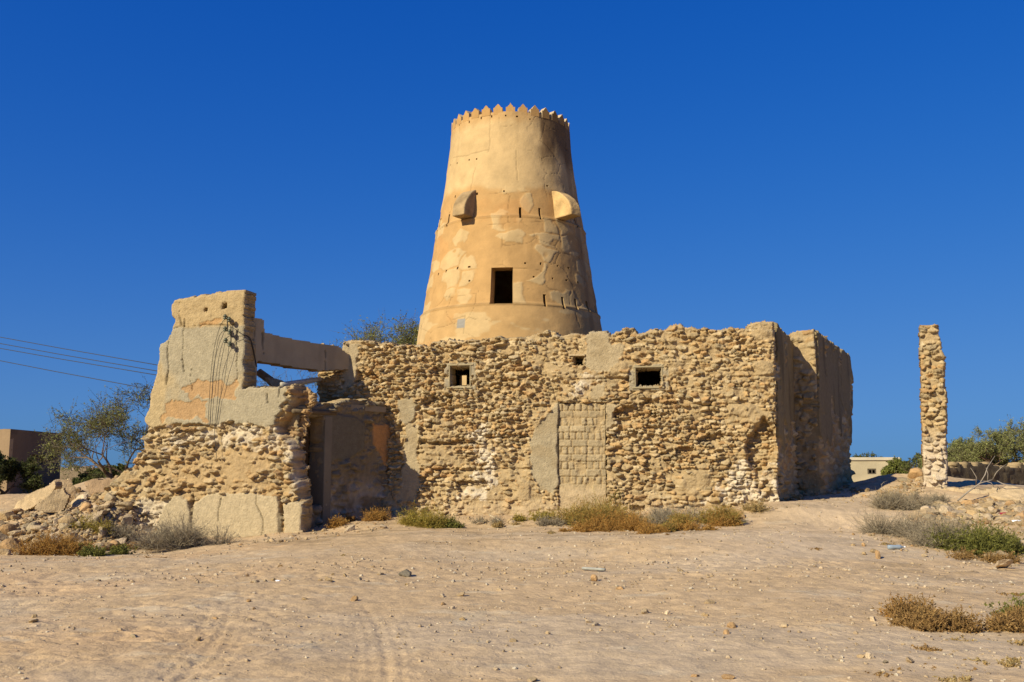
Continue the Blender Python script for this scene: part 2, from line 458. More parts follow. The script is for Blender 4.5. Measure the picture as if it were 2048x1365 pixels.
class Plane:
    """vertical wall plane through two ground points; u runs A->B, d is depth away from the viewer"""
    def __init__(s, A, B):
        s.A = np.array(A, float); B = np.array(B, float); s.d = (B - s.A); s.L = np.linalg.norm(s.d); s.d /= s.L
        n = np.array([-s.d[1], s.d[0]])          # left normal
        mid = (s.A + B) / 2
        if n @ mid < 0: n = -n
        s.n = n
    def flip(s): s.n = -s.n; return s
    def map(s, u, v, dep):
        u, v, dep = np.broadcast_arrays(np.asarray(u, float), v, dep)
        return np.stack([s.A[0] + s.d[0] * u + s.n[0] * dep, s.A[1] + s.d[1] * u + s.n[1] * dep, v + 0 * u], -1)
    def uv(s, px, py):
        r = ray(px, py); # A + d u = r_xy t
        m = np.array([[r[0], -s.d[0]], [r[1], -s.d[1]]]); t, u = np.linalg.solve(m, s.A)
        return (u, CAMZ + r[2] * t)
    def poly(s, pts): return [s.uv(*p) for p in pts]
    def pt(s, px, py, off=0.0):
        u, v = s.uv(px, py); return s.map(np.array(u), np.array(v), -off)

def zone(U, V, poly, nz=.06, seed=0, k=4.0):
    a = nz * fbm(U * k, V * k, seed + 500, 4) * 1.5; b = nz * fbm(U * k + 11, V * k, seed + 501, 4) * 1.5
    return inpoly(U + a, V + b, poly).astype(float)
PLC = np.array([.47, .375, .245]); PLG = np.array([.40, .345, .25]); PLO = np.array([.50, .29, .13]); SALT = np.array([.66, .57, .46])
def crack(U, V, H, C, pts, w=.016, seed=0, depth=.04):
    jx = .05 * fbm(U * 4, V * 4, seed + 600, 4); jy = .04 * fbm(U * 4 + 5, V * 4, seed + 601, 4)
    w = w * (.25 + 1.9 * np.clip(.5 + fbm(U * 3, V * 3, seed + 603, 3), 0, 1) ** 1.5); d = dline(U + jx, V + jy, pts); m = 1 - sstep(w * .5, w * 1.5, d)
    return H - depth * m, lerp(C, C * .5, m)

# ------------------------------------------------------------------ the ruined building
B0 = np.array([0.8, 23.4, 0.5])
building = root("ruined_building", B0, "roofless rubble stone building ruin with broken plaster, in front of the round tower", "ruin")
def bpanel(*a, **k): return panel(*a, parent=building, origin=B0, **k)

# --- front wall
FW = Plane(XY(690, 24.4), XY(1546, 22.4))
fw_out = FW.poly([(637, 743), (672, 742), (684, 735), (687, 684), (700, 681), (742, 683), (760, 686), (800, 690), (838, 688), (850, 694), (870, 684), (900, 678), (925, 684), (960, 680),
    (1000, 673), (1010, 678), (1060, 674), (1072, 667), (1092, 661), (1112, 664), (1118, 672), (1150, 668), (1176, 671), (1182, 664), (1212, 663), (1220, 670), (1238, 664), (1248, 657), (1268, 657), (1275, 668),
    (1290, 666), (1300, 661), (1332, 660), (1340, 651), (1360, 650), (1368, 657), (1385, 654), (1400, 660), (1412, 658), (1430, 661), (1470, 657), (1492, 658), (1500, 648), (1525, 645), (1547, 645),
    (1551, 800), (1553, 870), (1556, 905), (1558, 1010), (1562, 1120), (600, 1150), (600, 815), (637, 812)])
win1 = FW.poly([(901, 734), (940, 734), (940, 772), (901, 772)]); win2 = FW.poly([(1272, 738), (1323, 738), (1323, 772), (1272, 772)])
win3 = FW.poly([(1148, 713), (1167, 713), (1167, 731), (1148, 731)])
doorw = FW.poly([(1118, 806), (1211, 806), (1211, 1120), (1118, 1120)])
def fw_in(U, V):
    ru = .03 * 1.6
    m = inpoly(U, V, fw_out)
    return m
def fw_inside(U, V):
    return inpoly(U, V, fw_out)
fw_pl = [FW.poly(q) for q in (
    [(1122, 806), (1122, 965), (1104, 985), (1080, 978), (1062, 940), (1060, 880), (1072, 855), (1092, 838), (1108, 812)],
    [(1178, 662), (1217, 660), (1222, 688), (1250, 692), (1244, 712), (1222, 738), (1196, 748), (1172, 734), (1170, 705)],
    [(1184, 774), (1208, 770), (1208, 796), (1190, 802), (1180, 790)],
    [(795, 800), (826, 799), (832, 812), (828, 842), (812, 848), (798, 836)],
    [(687, 690), (716, 692), (714, 760), (688, 790)], [(812, 848), (836, 850), (838, 1000), (800, 1000)],
    [(1210, 808), (1232, 806), (1228, 850), (1211, 860)])]
fw_smooth = FW.poly([(1300, 925), (1420, 930), (1440, 985), (1380, 1010), (1290, 1000)])
fw_smooth2 = FW.poly([(1505, 645), (1550, 645), (1552, 760), (1545, 830), (1508, 850), (1455, 850), (1455, 780), (1510, 770)])
fw_deep = FW.poly([(1500, 868), (1530, 838), (1552, 850), (1548, 925), (1524, 950), (1498, 935), (1490, 900)])
fw_deep2 = [FW.poly(q) for q in ([(843, 795), (905, 792), (900, 812), (850, 815)], [(1395, 880), (1440, 862), (1452, 880), (1400, 888)], [(1350, 896), (1385, 893), (1378, 912), (1352, 912)],
    [(915, 965), (975, 962), (980, 985), (918, 988)], [(840, 880), (960, 882), (960, 890), (840, 890)], [(1225, 820), (1300, 800), (1320, 830), (1235, 850)], [(1260, 1010), (1290, 1008), (1288, 1022), (1262, 1022)],
    [(870, 730), (900, 728), (900, 750), (868, 752)], [(690, 742), (740, 742), (760, 760), (700, 762)])]
fw_salt = [FW.poly(q) for q in ([(1475, 925), (1548, 930), (1560, 1010), (1400, 1000), (1440, 970)], [(930, 860), (985, 855), (992, 900), (985, 1000), (915, 995), (960, 930)], [(1160, 745), (1200, 752), (1182, 792), (1135, 795)])]
def fw_hc(U, V):
    big = fbm(U * .9, V * 1.1, 7, 3)
    fill = -.078 + .10 * sstep(-.05, .45, fbm(U * .8 + 4, V * .9, 8, 3)) - .03 * sstep(0, .5, big)
    fill = fill + .05 * sstep(.0, .35, fbm(U * 2.4 + 7, V * 3.0, 17, 3))
    low = sstep(1.15, .65, V)
    fill = fill + .05 * low
    fill = fill + .035 * inpoly(U, V, FW.poly([(840, 890), (1060, 890), (1060, 1000), (840, 1000)]))
    fill = fill + .07 * zone(U, V, fw_smooth, .12, 2) + .055 * zone(U, V, fw_smooth2, .08, 3)
    h1, c1 = rubble(U, V, 1, .22, .105, .172, fill)
    h2, c2 = rubble(U, V, 5, .145, .075, .14, fill)
    t = sstep(-.2, .1, fbm(U * .9 + 2, V * 1.1, 12, 3))
    H = h1 * (1 - t) + h2 * t; C = lerp(c1, c2, t)
    H = H + .07 * big + .06 * fbm(U * 2.2, V * 2.6, 13, 3)
    # horizontal lift lines of the masonry
    for vz, s in ((1.55, 1), (2.35, 2), (3.1, 3), (3.75, 4)):
        d = np.abs(V - vz - .04 * fbm(U * 1.2, U * 0, 90 + s, 3))
        m = (1 - sstep(.012, .04, d)) * sstep(-.1, .15, fbm(U * .9, U * 0 + s, 95, 2)); H = H - .05 * m
    for q in fw_deep2: H = H - .16 * zone(U, V, q, .06, 30)
    dz = blur(zone(U, V, fw_deep, .08, 31), 4); H = H - .30 * dz
    dust = sstep(.95, .55, V + .1 * fbm(U * 2, V * 2, 14, 3)); C = lerp(C, np.array([.56, .43, .29]), .6 * dust)
    for q in fw_salt: C = lerp(C, SALT * 1.08, .9 * zone(U, V, q, .18, 33) * sstep(-.5, .2, fbm(U * 5, V * 5, 35, 3)))
    for k, q in enumerate(fw_pl):
        z = zone(U, V, q, .06, 40 + k, 6.0); zb = blur(z, 1)
        hp = .04 + .012 * fbm(U * 1.5, V * 1.5, 41, 3) + .006 * fbm(U * 7, V * 7, 42, 4); H = H * (1 - zb) + hp * zb
        pcol = lerp(PLG * .5 + PLC * .5 if k in (0, 3) else PLC, np.array([.37, .285, .175]), .6 * sstep(.0, .4, fbm(U * 2, V * 3, 45, 4))); C = lerp(C, pcol, z)
    H, C = crack(U, V, H, C, FW.poly([(1118, 806), (1117, 900), (1118, 990)]), .022, 3)
    H, C = crack(U, V, H, C, FW.poly([(1211, 810), (1211, 900), (1211, 985)]), .018, 4)
    H, C = crack(U, V, H, C, FW.poly([(1105, 804), (1160, 803), (1240, 798)]), .018, 5)
    # cement dressing round the openings
    for w_, pad in ((win1, .16), (win2, .17)):
        us = [p[0] for p in w_]; vs_ = [p[1] for p in w_]
        m = ((U > min(us) - pad) & (U < max(us) + pad) & (V > min(vs_) - pad * .6) & (V < max(vs_) + pad * .6)).astype(float)
        mb = m * sstep(-.5, 0.1, fbm(U * 7, V * 7, 43, 3)); H = H * (1 - mb) + .03 * mb; C = lerp(C, np.array([.36, .32, .25]), .8 * mb)
    return np.clip(H, -.35, .14), C
bpanel("front_wall", FW.map, FW.uv(598, 1000)[0], FW.uv(1563, 1000)[0] + .02, -.2, 5.4, .018,
       lambda U, V: inpoly(U, V, fw_out) & ~inpoly(U, V, win1) & ~inpoly(U, V, win2) & ~inpoly(U, V, win3) & ~inpoly(U, V, doorw),
       fw_hc, .55, K=6, rag=.022, rough=.07, seed=1, edge=2)
# bricked-up doorway
dw_u0, dw_u1 = FW.uv(1118, 900)[0] + .004, FW.uv(1211, 900)[0] - .004
dw_top = FW.uv(1160, 806)[1] - .01
def brick_hc(U, V):
    rh = .178; vv = dw_top - V + .014 * fbm(U * 3, V * 3, 71, 3); k = np.floor(vv / rh); fv = vv / rh - k
    head = (k % 2) == 0
    w = np.where(head, .155, .375); off = np.where(head, 0.0, .0) + hash2(k, 1, 5) * .12
    x = (U - dw_u0 + off + .012 * fbm(U * 6, V * 6, 3, 2)) / w; i = np.floor(x); fu = x - i
    du = np.minimum(fu, 1 - fu) * w; dv = np.minimum(fv, 1 - fv) * rh
    r = hash2(i, k, 9); r2 = hash2(i, k, 10)
    jw = np.where(head, .016 + .03 * r2, .010)
    m = np.minimum(sstep(jw * .4, jw * .4 + .016, du), sstep(.003, .016, dv))
    m = m * (1 - sstep(1.35, .95, V + .12 * fbm(U * 4, V * 4, 73, 3))) * (.25 + .75 * hash2(i, k, 17) ** .4) * (1 - .92 * sstep(.12, .45, fbm(U * 4, V * 4, 12, 4)))
    H = -.05 + m * (.042 + .030 * r) + .016 * fbm(U * 9, V * 9, 6, 4) + .02 * fbm(U * 2, V * 2, 7, 3)
    C = lerp(np.broadcast_to(MORTAR * .97, U.shape + (3,)), np.array([.45, .36, .235]) * (.85 + .3 * r)[..., None], m)
    lowb_ = sstep(1.25, .95, V + .12 * fbm(U * 4, V * 4, 73, 3)); H = H * (1 - lowb_) + (.02 + .03 * fbm(U * 3, V * 3, 74, 3)) * lowb_; C = lerp(C, np.array([.53, .41, .27]), .8 * lowb_)
    return H, C
bpanel("blocked_doorway", FW.map, dw_u0, dw_u1, -.2, dw_top, .02, lambda U, V: np.ones(U.shape, bool), brick_hc, .3, K=2, rag=0, rough=0, seed=3)
def FWpt(u, v, dep): 
    q = FW.map(np.array(float(u)), np.array(float(v)), np.array(float(dep))); return Vector(q)
def wbox(mb, PL, u0, u1, v0, v1, d0, d1, col):
    vs = []
    for v in (v0, v1):
        for u, d in ((u0, d0), (u1, d0), (u1, d1), (u0, d1)):
            vs.append(PL.map(np.array(float(u)), np.array(float(v)), np.array(float(d))))
    mb.add(vs, [(0, 1, 2, 3)[::-1], (4, 5, 6, 7), (0, 1, 5, 4), (1, 2, 6, 5), (2, 3, 7, 6), (3, 0, 4, 7)], col)
CEM = (.40, .335, .22)
for w_ in (win1, win2):
    us = [p[0] for p in w_]; vs_ = [p[1] for p in w_]; a, b, c0, d0 = min(us), max(us), min(vs_), max(vs_)
    mb = MB(); t = .03
    wbox(mb, FW, a - t, a, c0 - .02, d0 + .02, -.052, .5, CEM); wbox(mb, FW, b, b + t, c0 - .02, d0 + .02, -.048, .5, CEM)
    wbox(mb, FW, a - .09, b + .06, c0 - .065, c0 - .021, -.06, .5, CEM); wbox(mb, FW, a - .05, b + .09, d0 + .021, d0 + .06, -.055, .5, CEM)
    mb.build("window_frame", M_PLAST, building, bevel=.012, origin=None).location = -Vector(B0)
mb = MB(); us = [p[0] for p in win3]; vs_ = [p[1] for p in win3]
wbox(mb, FW, min(us) - .12, max(us) + .05, max(vs_) - .005, max(vs_) + .045, -.085, .4, (.52, .40, .25))
mb.build("lintel_stone", M_STONE, building, bevel=.012).location = -Vector(B0)

# --- right hand walls
def plaster_wall(PL, seed, rub_top, col, stain=.5, crackl=(), orange=0.0, salt=0.0):
    def hc(U, V):
        h, c = rubble(U, V, seed, .30, .17, .12, .0)
        lim = rub_top + 1.1 * fbm(U * .9, V * .6, seed + 1, 5)
        pz = sstep(-.015, .015, V - lim)
        pz = pz * (1 - sstep(.28, .33, fbm(U * 1.5, V * 1.2, seed + 8, 4)))
        hp = .06 + .04 * fbm(U * .8, V * .8, seed + 2, 3) + .014 * fbm(U * 5, V * 5, seed + 3, 4)
        H = h * (1 - pz) + hp * pz
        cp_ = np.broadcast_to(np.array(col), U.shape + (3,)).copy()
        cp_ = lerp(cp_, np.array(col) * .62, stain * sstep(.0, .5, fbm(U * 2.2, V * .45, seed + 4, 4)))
        if orange: cp_ = lerp(cp_, PLO, orange * sstep(.0, .35, fbm(U * 1.0, V * 1.6, seed + 5, 4)))
        C = lerp(c, cp_, pz)
        for k, cr in enumerate(crackl): H, C = crack(U, V, H, C, PL.poly(cr), .02, seed + k)
        if salt: C = lerp(C, SALT, salt * sstep(1.8, 1.0, V) * sstep(-.2, .3, fbm(U * 3, V * 3, seed + 6, 4)))
        return H, C
    return hc
S1 = Plane(FW.map(np.array(FW.uv(1546, 900)[0]) + .05, 0.0, .05)[:2], XY(1591, 25.4))
s1o = S1.poly([(1551, 652), (1553, 646), (1562, 660), (1575, 672), (1588, 690), (1596, 698), (1597, 1100), (1563, 1130), (1561, 1000), (1557, 900), (1552, 870)])
S1.n = -S1.n if S1.n[0] > 0 else S1.n
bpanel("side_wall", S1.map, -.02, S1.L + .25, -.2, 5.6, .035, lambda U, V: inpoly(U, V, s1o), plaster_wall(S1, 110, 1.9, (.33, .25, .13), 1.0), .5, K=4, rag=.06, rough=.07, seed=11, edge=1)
S2 = Plane(XY(1566, 25.55), XY(1631, 25.2))
s2o = S2.poly([(1566, 686), (1575, 672), (1590, 664), (1612, 661), (1629, 659), (1630, 700), (1636, 742), (1634, 800), (1634, 1100), (1560, 1100)])
def s2hc(U, V):
    H, C = rubble(U, V, 121, .26, .17, .15, .0); C = lerp(C, PLC * .8, .35 * sstep(3.2, 2.6, V)); return H, C
bpanel("return_wall", S2.map, -.1, S2.L + .12, -.2, 5.6, .025, lambda U, V: inpoly(U, V, s2o), s2hc, .4, K=4, rag=.03, rough=.05, seed=12, edge=1)
S3 = Plane(S2.map(np.array(S2.uv(1631, 760)[0] + .03), 0.0, .03)[:2], XY(1701, 29.6))
S3.n = -S3.n if S3.n[0] > 0 else S3.n
s3o = S3.poly([(1631, 662), (1640, 670), (1660, 684), (1676, 698), (1679, 712), (1681, 702), (1688, 703), (1697, 714), (1699, 735), (1703, 758), (1702, 800), (1700, 860), (1700, 930), (1706, 966), (1720, 985), (1700, 1060), (1640, 1100), (1634, 1100), (1635, 760)])
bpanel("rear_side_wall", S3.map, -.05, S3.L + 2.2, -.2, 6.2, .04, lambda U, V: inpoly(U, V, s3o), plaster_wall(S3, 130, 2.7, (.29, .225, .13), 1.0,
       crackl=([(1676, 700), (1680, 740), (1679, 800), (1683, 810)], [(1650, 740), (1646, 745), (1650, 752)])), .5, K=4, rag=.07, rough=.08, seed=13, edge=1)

# --- left wing
W = Plane(XY(300, 22.4), XY(604, 21.35))
w_out = W.poly([(348, 606), (352, 600), (398, 595), (404, 592), (440, 588), (460, 581), (484, 577), (491, 577), (489, 700), (487, 778), (520, 776), (555, 774), (588, 772), (600, 776), (606, 784), (614, 786), (611, 796), (613, 804), (603, 812), (606, 822), (598, 832), (600, 846), (592, 852), (594, 868), (584, 872), (590, 884), (586, 900), (594, 908), (590, 924), (600, 936), (594, 950), (602, 968), (598, 985), (604, 1000), (604, 1008), (605, 1120),
    (120, 1200), (100, 1040), (150, 1000), (200, 990), (226, 966), (240, 946), (262, 936), (270, 915), (284, 898), (286, 872), (298, 862), (292, 842), (300, 815), (303, 790), (312, 765), (316, 735), (322, 690), (338, 682), (347, 655), (353, 640), (346, 630)])
wh = [W.poly([(x - 4, y - 5), (x + 4, y - 5), (x + 4, y + 5), (x - 4, y + 5)]) for x, y in ((413, 621), (452, 612), (363, 630))]
w_pl1 = W.poly([(300, 560), (500, 560), (500, 770), (574, 760), (578, 780), (570, 792), (576, 802), (562, 812), (564, 824), (552, 832), (550, 846), (540, 856), (520, 858), (500, 846), (470, 852), (462, 838), (440, 852), (400, 848), (370, 852), (340, 846), (310, 856), (280, 842), (290, 700)])
w_pl2 = [W.poly(q) for q in ([(385, 1012), (420, 988), (500, 986), (556, 992), (562, 1010), (560, 1090), (383, 1110)], [(330, 1010), (352, 990), (375, 1000), (383, 1030), (380, 1100), (300, 1120), (312, 1060)], [(566, 1008), (606, 1006), (606, 1100), (568, 1100), (570, 1040)])]
w_or = [W.poly(q) for q in ([(370, 770), (470, 762), (480, 790), (440, 800), (380, 798)], [(328, 808), (380, 800), (420, 806), (415, 840), (330, 842)], [(400, 640), (440, 640), (440, 650), (400, 650)])]
w_mud = W.poly([(370, 905), (540, 895), (545, 985), (420, 1000), (300, 980)])
def w_hc(U, V):
    fill = -.02 + .05 * sstep(-.2, .4, fbm(U * .9, V, 208, 3)) + .05 * zone(U, V, w_mud, .2, 209) - .03 * sstep(.0, .4, fbm(U * 2.2, V * 4.5, 216, 3))
    H, C = rubble(U, V, 201, .20, .105, .17, fill)
    C = lerp(C, np.array([.50, .335, .175]), .35 * zone(U, V, w_mud, .2, 209))
    for q in ([(270, 1000), (350, 1000), (340, 1060), (290, 1080), (240, 1040)], [(560, 860), (600, 880), (600, 1000), (545, 960)], [(300, 855), (560, 855), (560, 895), (300, 900)]):
        C = lerp(C, SALT, .7 * zone(U, V, W.poly(q), .2, 211) * sstep(-.3, .2, fbm(U * 5, V * 5, 215, 3)))
    H = H - .05
    z1 = zone(U, V, w_pl1, .05, 220); zb = blur(z1, 1)
    hp = .055 + .012 * fbm(U * .9, V * .9, 221, 3) + .007 * fbm(U * 5, V * 5, 222, 4)
    H = H * (1 - zb) + hp * zb
    pc = lerp(np.broadcast_to(np.array([.50, .385, .225]), U.shape + (3,)), PLG * 1.04, sstep(-.1, .25, fbm(U * .9 + 3, V * .7, 223, 4)))
    topb = sstep(W.uv(420, 655)[1] - .03, W.uv(420, 655)[1] + .05, V + .05 * fbm(U * 2, V, 224, 3)); pc = lerp(pc, np.array([.49, .365, .205]), topb); H = H + z1 * topb * .02 * fbm(U * 4, V * 9, 225, 4)
    for q in w_or: 
        zo = zone(U, V, q, .12, 226); pc = lerp(pc, PLO, .75 * zo); H = H - z1 * zo * .018
    C = lerp(C, pc, z1)
    for k, q in enumerate(w_pl2):
        z = zone(U, V, q, .04, 230 + k); zb = blur(z, 1); H = H * (1 - zb) + (.06 + .008 * fbm(U * 2, V * 2, 229, 4)) * zb; C = lerp(C, np.array([.53, .43, .29]), z)
    for k, cr in enumerate(([(345, 660), (338, 700), (340, 740), (335, 770)], [(372, 640), (370, 680), (366, 720), (370, 745)], [(385, 738), (383, 760), (386, 780)], [(385, 990), (386, 1030), (386, 1070)], [(512, 985), (516, 1010), (528, 1040), (526, 1070)],
            [(445, 998), (441, 1020), (440, 1040)], [(564, 1000), (562, 1040), (560, 1080)], [(562, 778), (560, 800), (558, 812)], [(535, 790), (538, 806)], [(478, 660), (472, 690), (478, 720), (476, 760)], [(350, 656), (400, 652), (470, 650)], [(362, 605), (360, 630), (366, 650)])):
        H, C = crack(U, V, H, C, W.poly(cr), .022 if k in (3, 6) else .012, 240 + k)
    we = blur(zone(U, V, w_end, .07, 260), 6); H = H - .34 * we; C = lerp(C, np.array([.42, .26, .13]), .7 * we)
    return np.clip(H, -.42, .15), C
w_end = W.poly([(588, 760), (640, 760), (640, 1000), (600, 1000), (580, 880), (556, 868), (556, 850), (574, 825), (582, 800)])
bpanel("wing_wall", W.map, W.uv(100, 1040)[0], W.uv(614, 900)[0], -.6, 5.7, .02, lambda U, V: inpoly(U, V, w_out) & ~inpoly(U, V, wh[0]) & ~inpoly(U, V, wh[1]), w_hc, .46, K=6, rag=.035, rough=.07, seed=21, edge=1)

# --- beam over the gap
bA = W.map(W.uv(489, 700)[0], 0.0, .40)[:2]
BM = Plane(bA + np.array([.01, 0.0]), XY(693, 24.35)); BM.n = -BM.n if BM.n[0] > 0 else BM.n
bm_o = BM.poly([(504, 640), (508, 636), (520, 637), (529, 641), (529, 666), (560, 673), (600, 681), (625, 686), (645, 688), (668, 691), (676, 692), (688, 702), (705, 715), (705, 738), (640, 741), (600, 736), (560, 729), (518, 722), (514, 727), (514, 779), (496, 779)])
def bm_hc(U, V):
    H = .01 * fbm(U * 2, V * 2, 301, 4); C = np.broadcast_to(np.array([.44, .36, .25]), U.shape + (3,)).copy()
    C = lerp(C, np.array([.33, .27, .19]), .5 * sstep(0, .5, fbm(U * 3, V * .6, 302, 4)))
    for k, cr in enumerate(([(527, 667), (526, 690), (530, 712)], [(648, 689), (652, 705), (651, 738)], [(512, 640), (508, 680), (510, 720)])): H, C = crack(U, V, H, C, BM.poly(cr), .014, 310 + k)
    return H, C
bpanel("wall_beam", BM.map, -.05, BM.L + .3, 2.4, 5.4, .025, lambda U, V: inpoly(U, V, bm_o), bm_hc, .38, K=4, rag=.012, rough=.03, seed=31, mat=M_PLAST, side_col=(.46, .30, .15))

# --- lower court wall with the doorway
A_ = Plane(XY(592, 21.7), XY(798, 24.6)); A_.n = -A_.n if A_.n[0] > 0 else A_.n
a_o = A_.poly([(596, 812), (640, 811), (668, 806), (700, 799), (728, 800), (752, 804), (775, 812), (790, 824), (797, 838), (798, 1120), (590, 1130)])
a_d = A_.poly([(600, 832), (646, 832), (646, 1012), (600, 1016)])
a_pl = [A_.poly([(646, 826), (700, 830), (730, 850), (728, 900), (700, 915), (646, 930)]), A_.poly([(742, 850), (800, 846), (800, 950), (770, 935), (745, 885)])]
def a_hc(U, V):
    H, C = rubble(U, V, 321, .28, .17, .13, .0)
    C = lerp(C, np.array([.20, .17, .125]), .72)  # shade of the court put into the wall's colour
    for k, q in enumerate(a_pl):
        z = zone(U, V, q, .05, 330 + k); zb = blur(z, 1); H = H * (1 - zb) + .06 * zb; C = lerp(C, PLG * .50 if k == 0 else np.array([.60, .31, .12]), z)  # first patch's plaster darkened as well, standing for the court's shade
    C = lerp(C, SALT, .5 * sstep(1.5, 1.0, V) * sstep(-.2, .3, fbm(U * 3, V * 3, 333, 3)))
    return H, C
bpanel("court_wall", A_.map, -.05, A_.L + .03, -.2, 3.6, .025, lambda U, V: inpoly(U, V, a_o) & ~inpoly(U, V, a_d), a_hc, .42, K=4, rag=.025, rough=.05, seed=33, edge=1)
mb = MB()
u0 = A_.uv(645, 900)[0]; vt = A_.uv(645, 832)[1]
wbox(mb, A_, u0, u0 + .24, .1, vt, -.07, .43, (.24, .205, .155))  # jamb colour lowered too, the court's shade is in it
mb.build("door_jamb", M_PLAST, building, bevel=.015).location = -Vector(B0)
mb = MB()
for k in range(3):
    ua = A_.uv(590, 825)[0] - .1; ub = A_.uv(668, 825)[0] + .1 * k
    p, q = A_.map(np.array(ua), np.array(vt + .06 + .01 * k), np.array(-.04 + .16 * k)), A_.map(np.array(ub), np.array(vt + .07), np.array(-.05 + .16 * k))
    mb.tube([p, (p + q) / 2 + np.array([0, 0, .01]), q], [.055, .06, .05], 8, (.16, .12, .08))
mb.build("lintel_beam", M_WOOD, building, smooth=True).location = -Vector(B0)
mb = MB()
a0 = A_.uv(606, 900)[0]
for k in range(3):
    wbox(mb, A_, a0 + k * .16, a0 + .15 + k * .16, .45, vt - .05, .30 + .01 * k, .34 + .01 * k, (.09 + .01 * k, .065, .03))  # planks coloured dark to stand for the shade in the opening
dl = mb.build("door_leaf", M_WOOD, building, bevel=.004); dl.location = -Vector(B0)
mb = MB(); wbox(mb, A_, a0 - .1, a0 + .35, 1.52, 1.57, .24, .28, (.34, .17, .08)); mb.build("door_rail", M_WOOD, dl)

# --- roofs and inner walls that keep the rooms dark
def slab(name, pts, z0, z1, col, mat=M_PLAST):
    mb = MB(); n = len(pts)
    vs = [(p[0], p[1], z0) for p in pts] + [(p[0], p[1], z1) for p in pts]
    mb.add(vs, [tuple(range(n))[::-1], tuple(range(n, 2 * n))] + [(i, (i + 1) % n, n + (i + 1) % n, n + i) for i in range(n)], col)
    o = mb.build(name, mat, building); o.location = -Vector(B0); return o
def fwp(px, dep): return FW.map(np.array(FW.uv(px, 900)[0]), 0.0, dep)[:2]
slab("roof", [fwp(712, .5), fwp(1535, .5), fwp(1555, 3.2), fwp(712, 3.3)], 4.22, 4.40, (.40, .33, .24))
slab("inner_wall", [fwp(712, .5), fwp(730, .5), fwp(730, 3.3), fwp(712, 3.3)], -.2, 4.2, (.40, .33, .24))
BW = Plane(fwp(700, 3.3), fwp(1560, 3.2))
slit = BW.poly([(921, 747), (929, 747), (929, 769), (921, 769)])
def bw_hc(U, V):
    return 0.01 * fbm(U * 2, V * 2, 401, 3), np.broadcast_to(np.array([.22, .18, .13]), U.shape + (3,)).copy()
bpanel("back_wall", BW.map, 0, BW.L, -.2, 4.5, .07, lambda U, V: ~inpoly(U, V, BW.poly([(918, 745), (931, 745), (931, 771), (918, 771)])), bw_hc, .3, K=1, rag=0, rough=0, seed=41, mat=M_PLAST)
slab("porch_roof", [XY(470, 22.3), XY(598, 21.9), XY(770, 24.0), XY(640, 25.6), XY(450, 25.0)], 2.98, 3.12, (.34, .28, .20))

# --- insulators and wires on the wing
def wp(px, py, off=.08): return Vector([float(q) for q in W.pt(px, py, off)])
mb = MB(); br = mb
mb.tube([wp(463, 636, .17), wp(463, 664, .17)], .012, 6); mb.tube([wp(470, 655, .17), wp(470, 694, .17)], .012, 6)
for x, y in ((463, 645), (470, 675), (463, 664)): mb.tube([wp(x, y, 0), wp(x, y, .18)], .014, 6)
bk = mb.build("insulator_bracket", M_IRON, building); bk.location = -Vector(B0)
for x, y in ((460, 637), (468, 642), (460, 661), (469, 667), (461, 684), (469, 691)):
    m2 = MB(); p = wp(x, y, .20)
    m2.tube([p + Vector((0, 0, z)) for z in (-.055, -.03, -.028, 0, .002, .03, .032, .06)], [.035, .055, .03, .03, .055, .05, .028, .03], 12)
    m2.build("insulator", M_PORC, bk, smooth=True)
def wire(pts, r=.0055): 
    m = MB(); out = []
    pts = [Vector(p) for p in pts]
    for i in range(len(pts) - 1):
        for k in range(6):
            t = k / 6; p0 = pts[max(i - 1, 0)]; p1 = pts[i]; p2 = pts[i + 1]; p3 = pts[min(i + 2, len(pts) - 1)]
            out.append(.5 * ((2 * p1) + (p2 - p0) * t + (2 * p0 - 5 * p1 + 4 * p2 - p3) * t * t + (3 * p1 - p0 - 3 * p2 + p3) * t ** 3))
    out.append(pts[-1]); m.tube(out, r, 5); return m
for q in ([(461, 640, .2), (448, 655, .16), (434, 700, .12), (426, 760, .10), (421, 850, .10)], [(459, 662, .2), (444, 680, .15), (434, 740, .12), (428, 800, .10), (424, 855, .1)],
          [(460, 686, .2), (446, 740, .13), (440, 800, .1), (434, 862, .1), (438, 900, .12), (440, 918, .14)], [(468, 692, .2), (455, 760, .12), (445, 800, .10), (436, 855, .1)],
          [(470, 655, .2), (488, 668, .14), (492, 672, .06)], [(470, 676, .2), (488, 674, .12), (492, 673, .06)]):
    wire([wp(*c) for c in q]).build("hanging_wire", M_WIRE, building).location = -Vector(B0)
sw = W.map(np.array(W.uv(491, 700)[0]), np.array(1.0), np.array(0.0))
def wr(py, dep): 
    u = W.uv(491, 700)[0] + .04; v = W.uv(491, py)[1]; return Vector([float(q) for q in W.map(np.array(u), np.array(v), np.array(dep))])
wire([wp(491, 671, .06), wr(676, .1), wr(695, .26), wr(722, .40), wr(730, .45)], .016).build("conduit", M_WIRE, building).location = -Vector(B0)

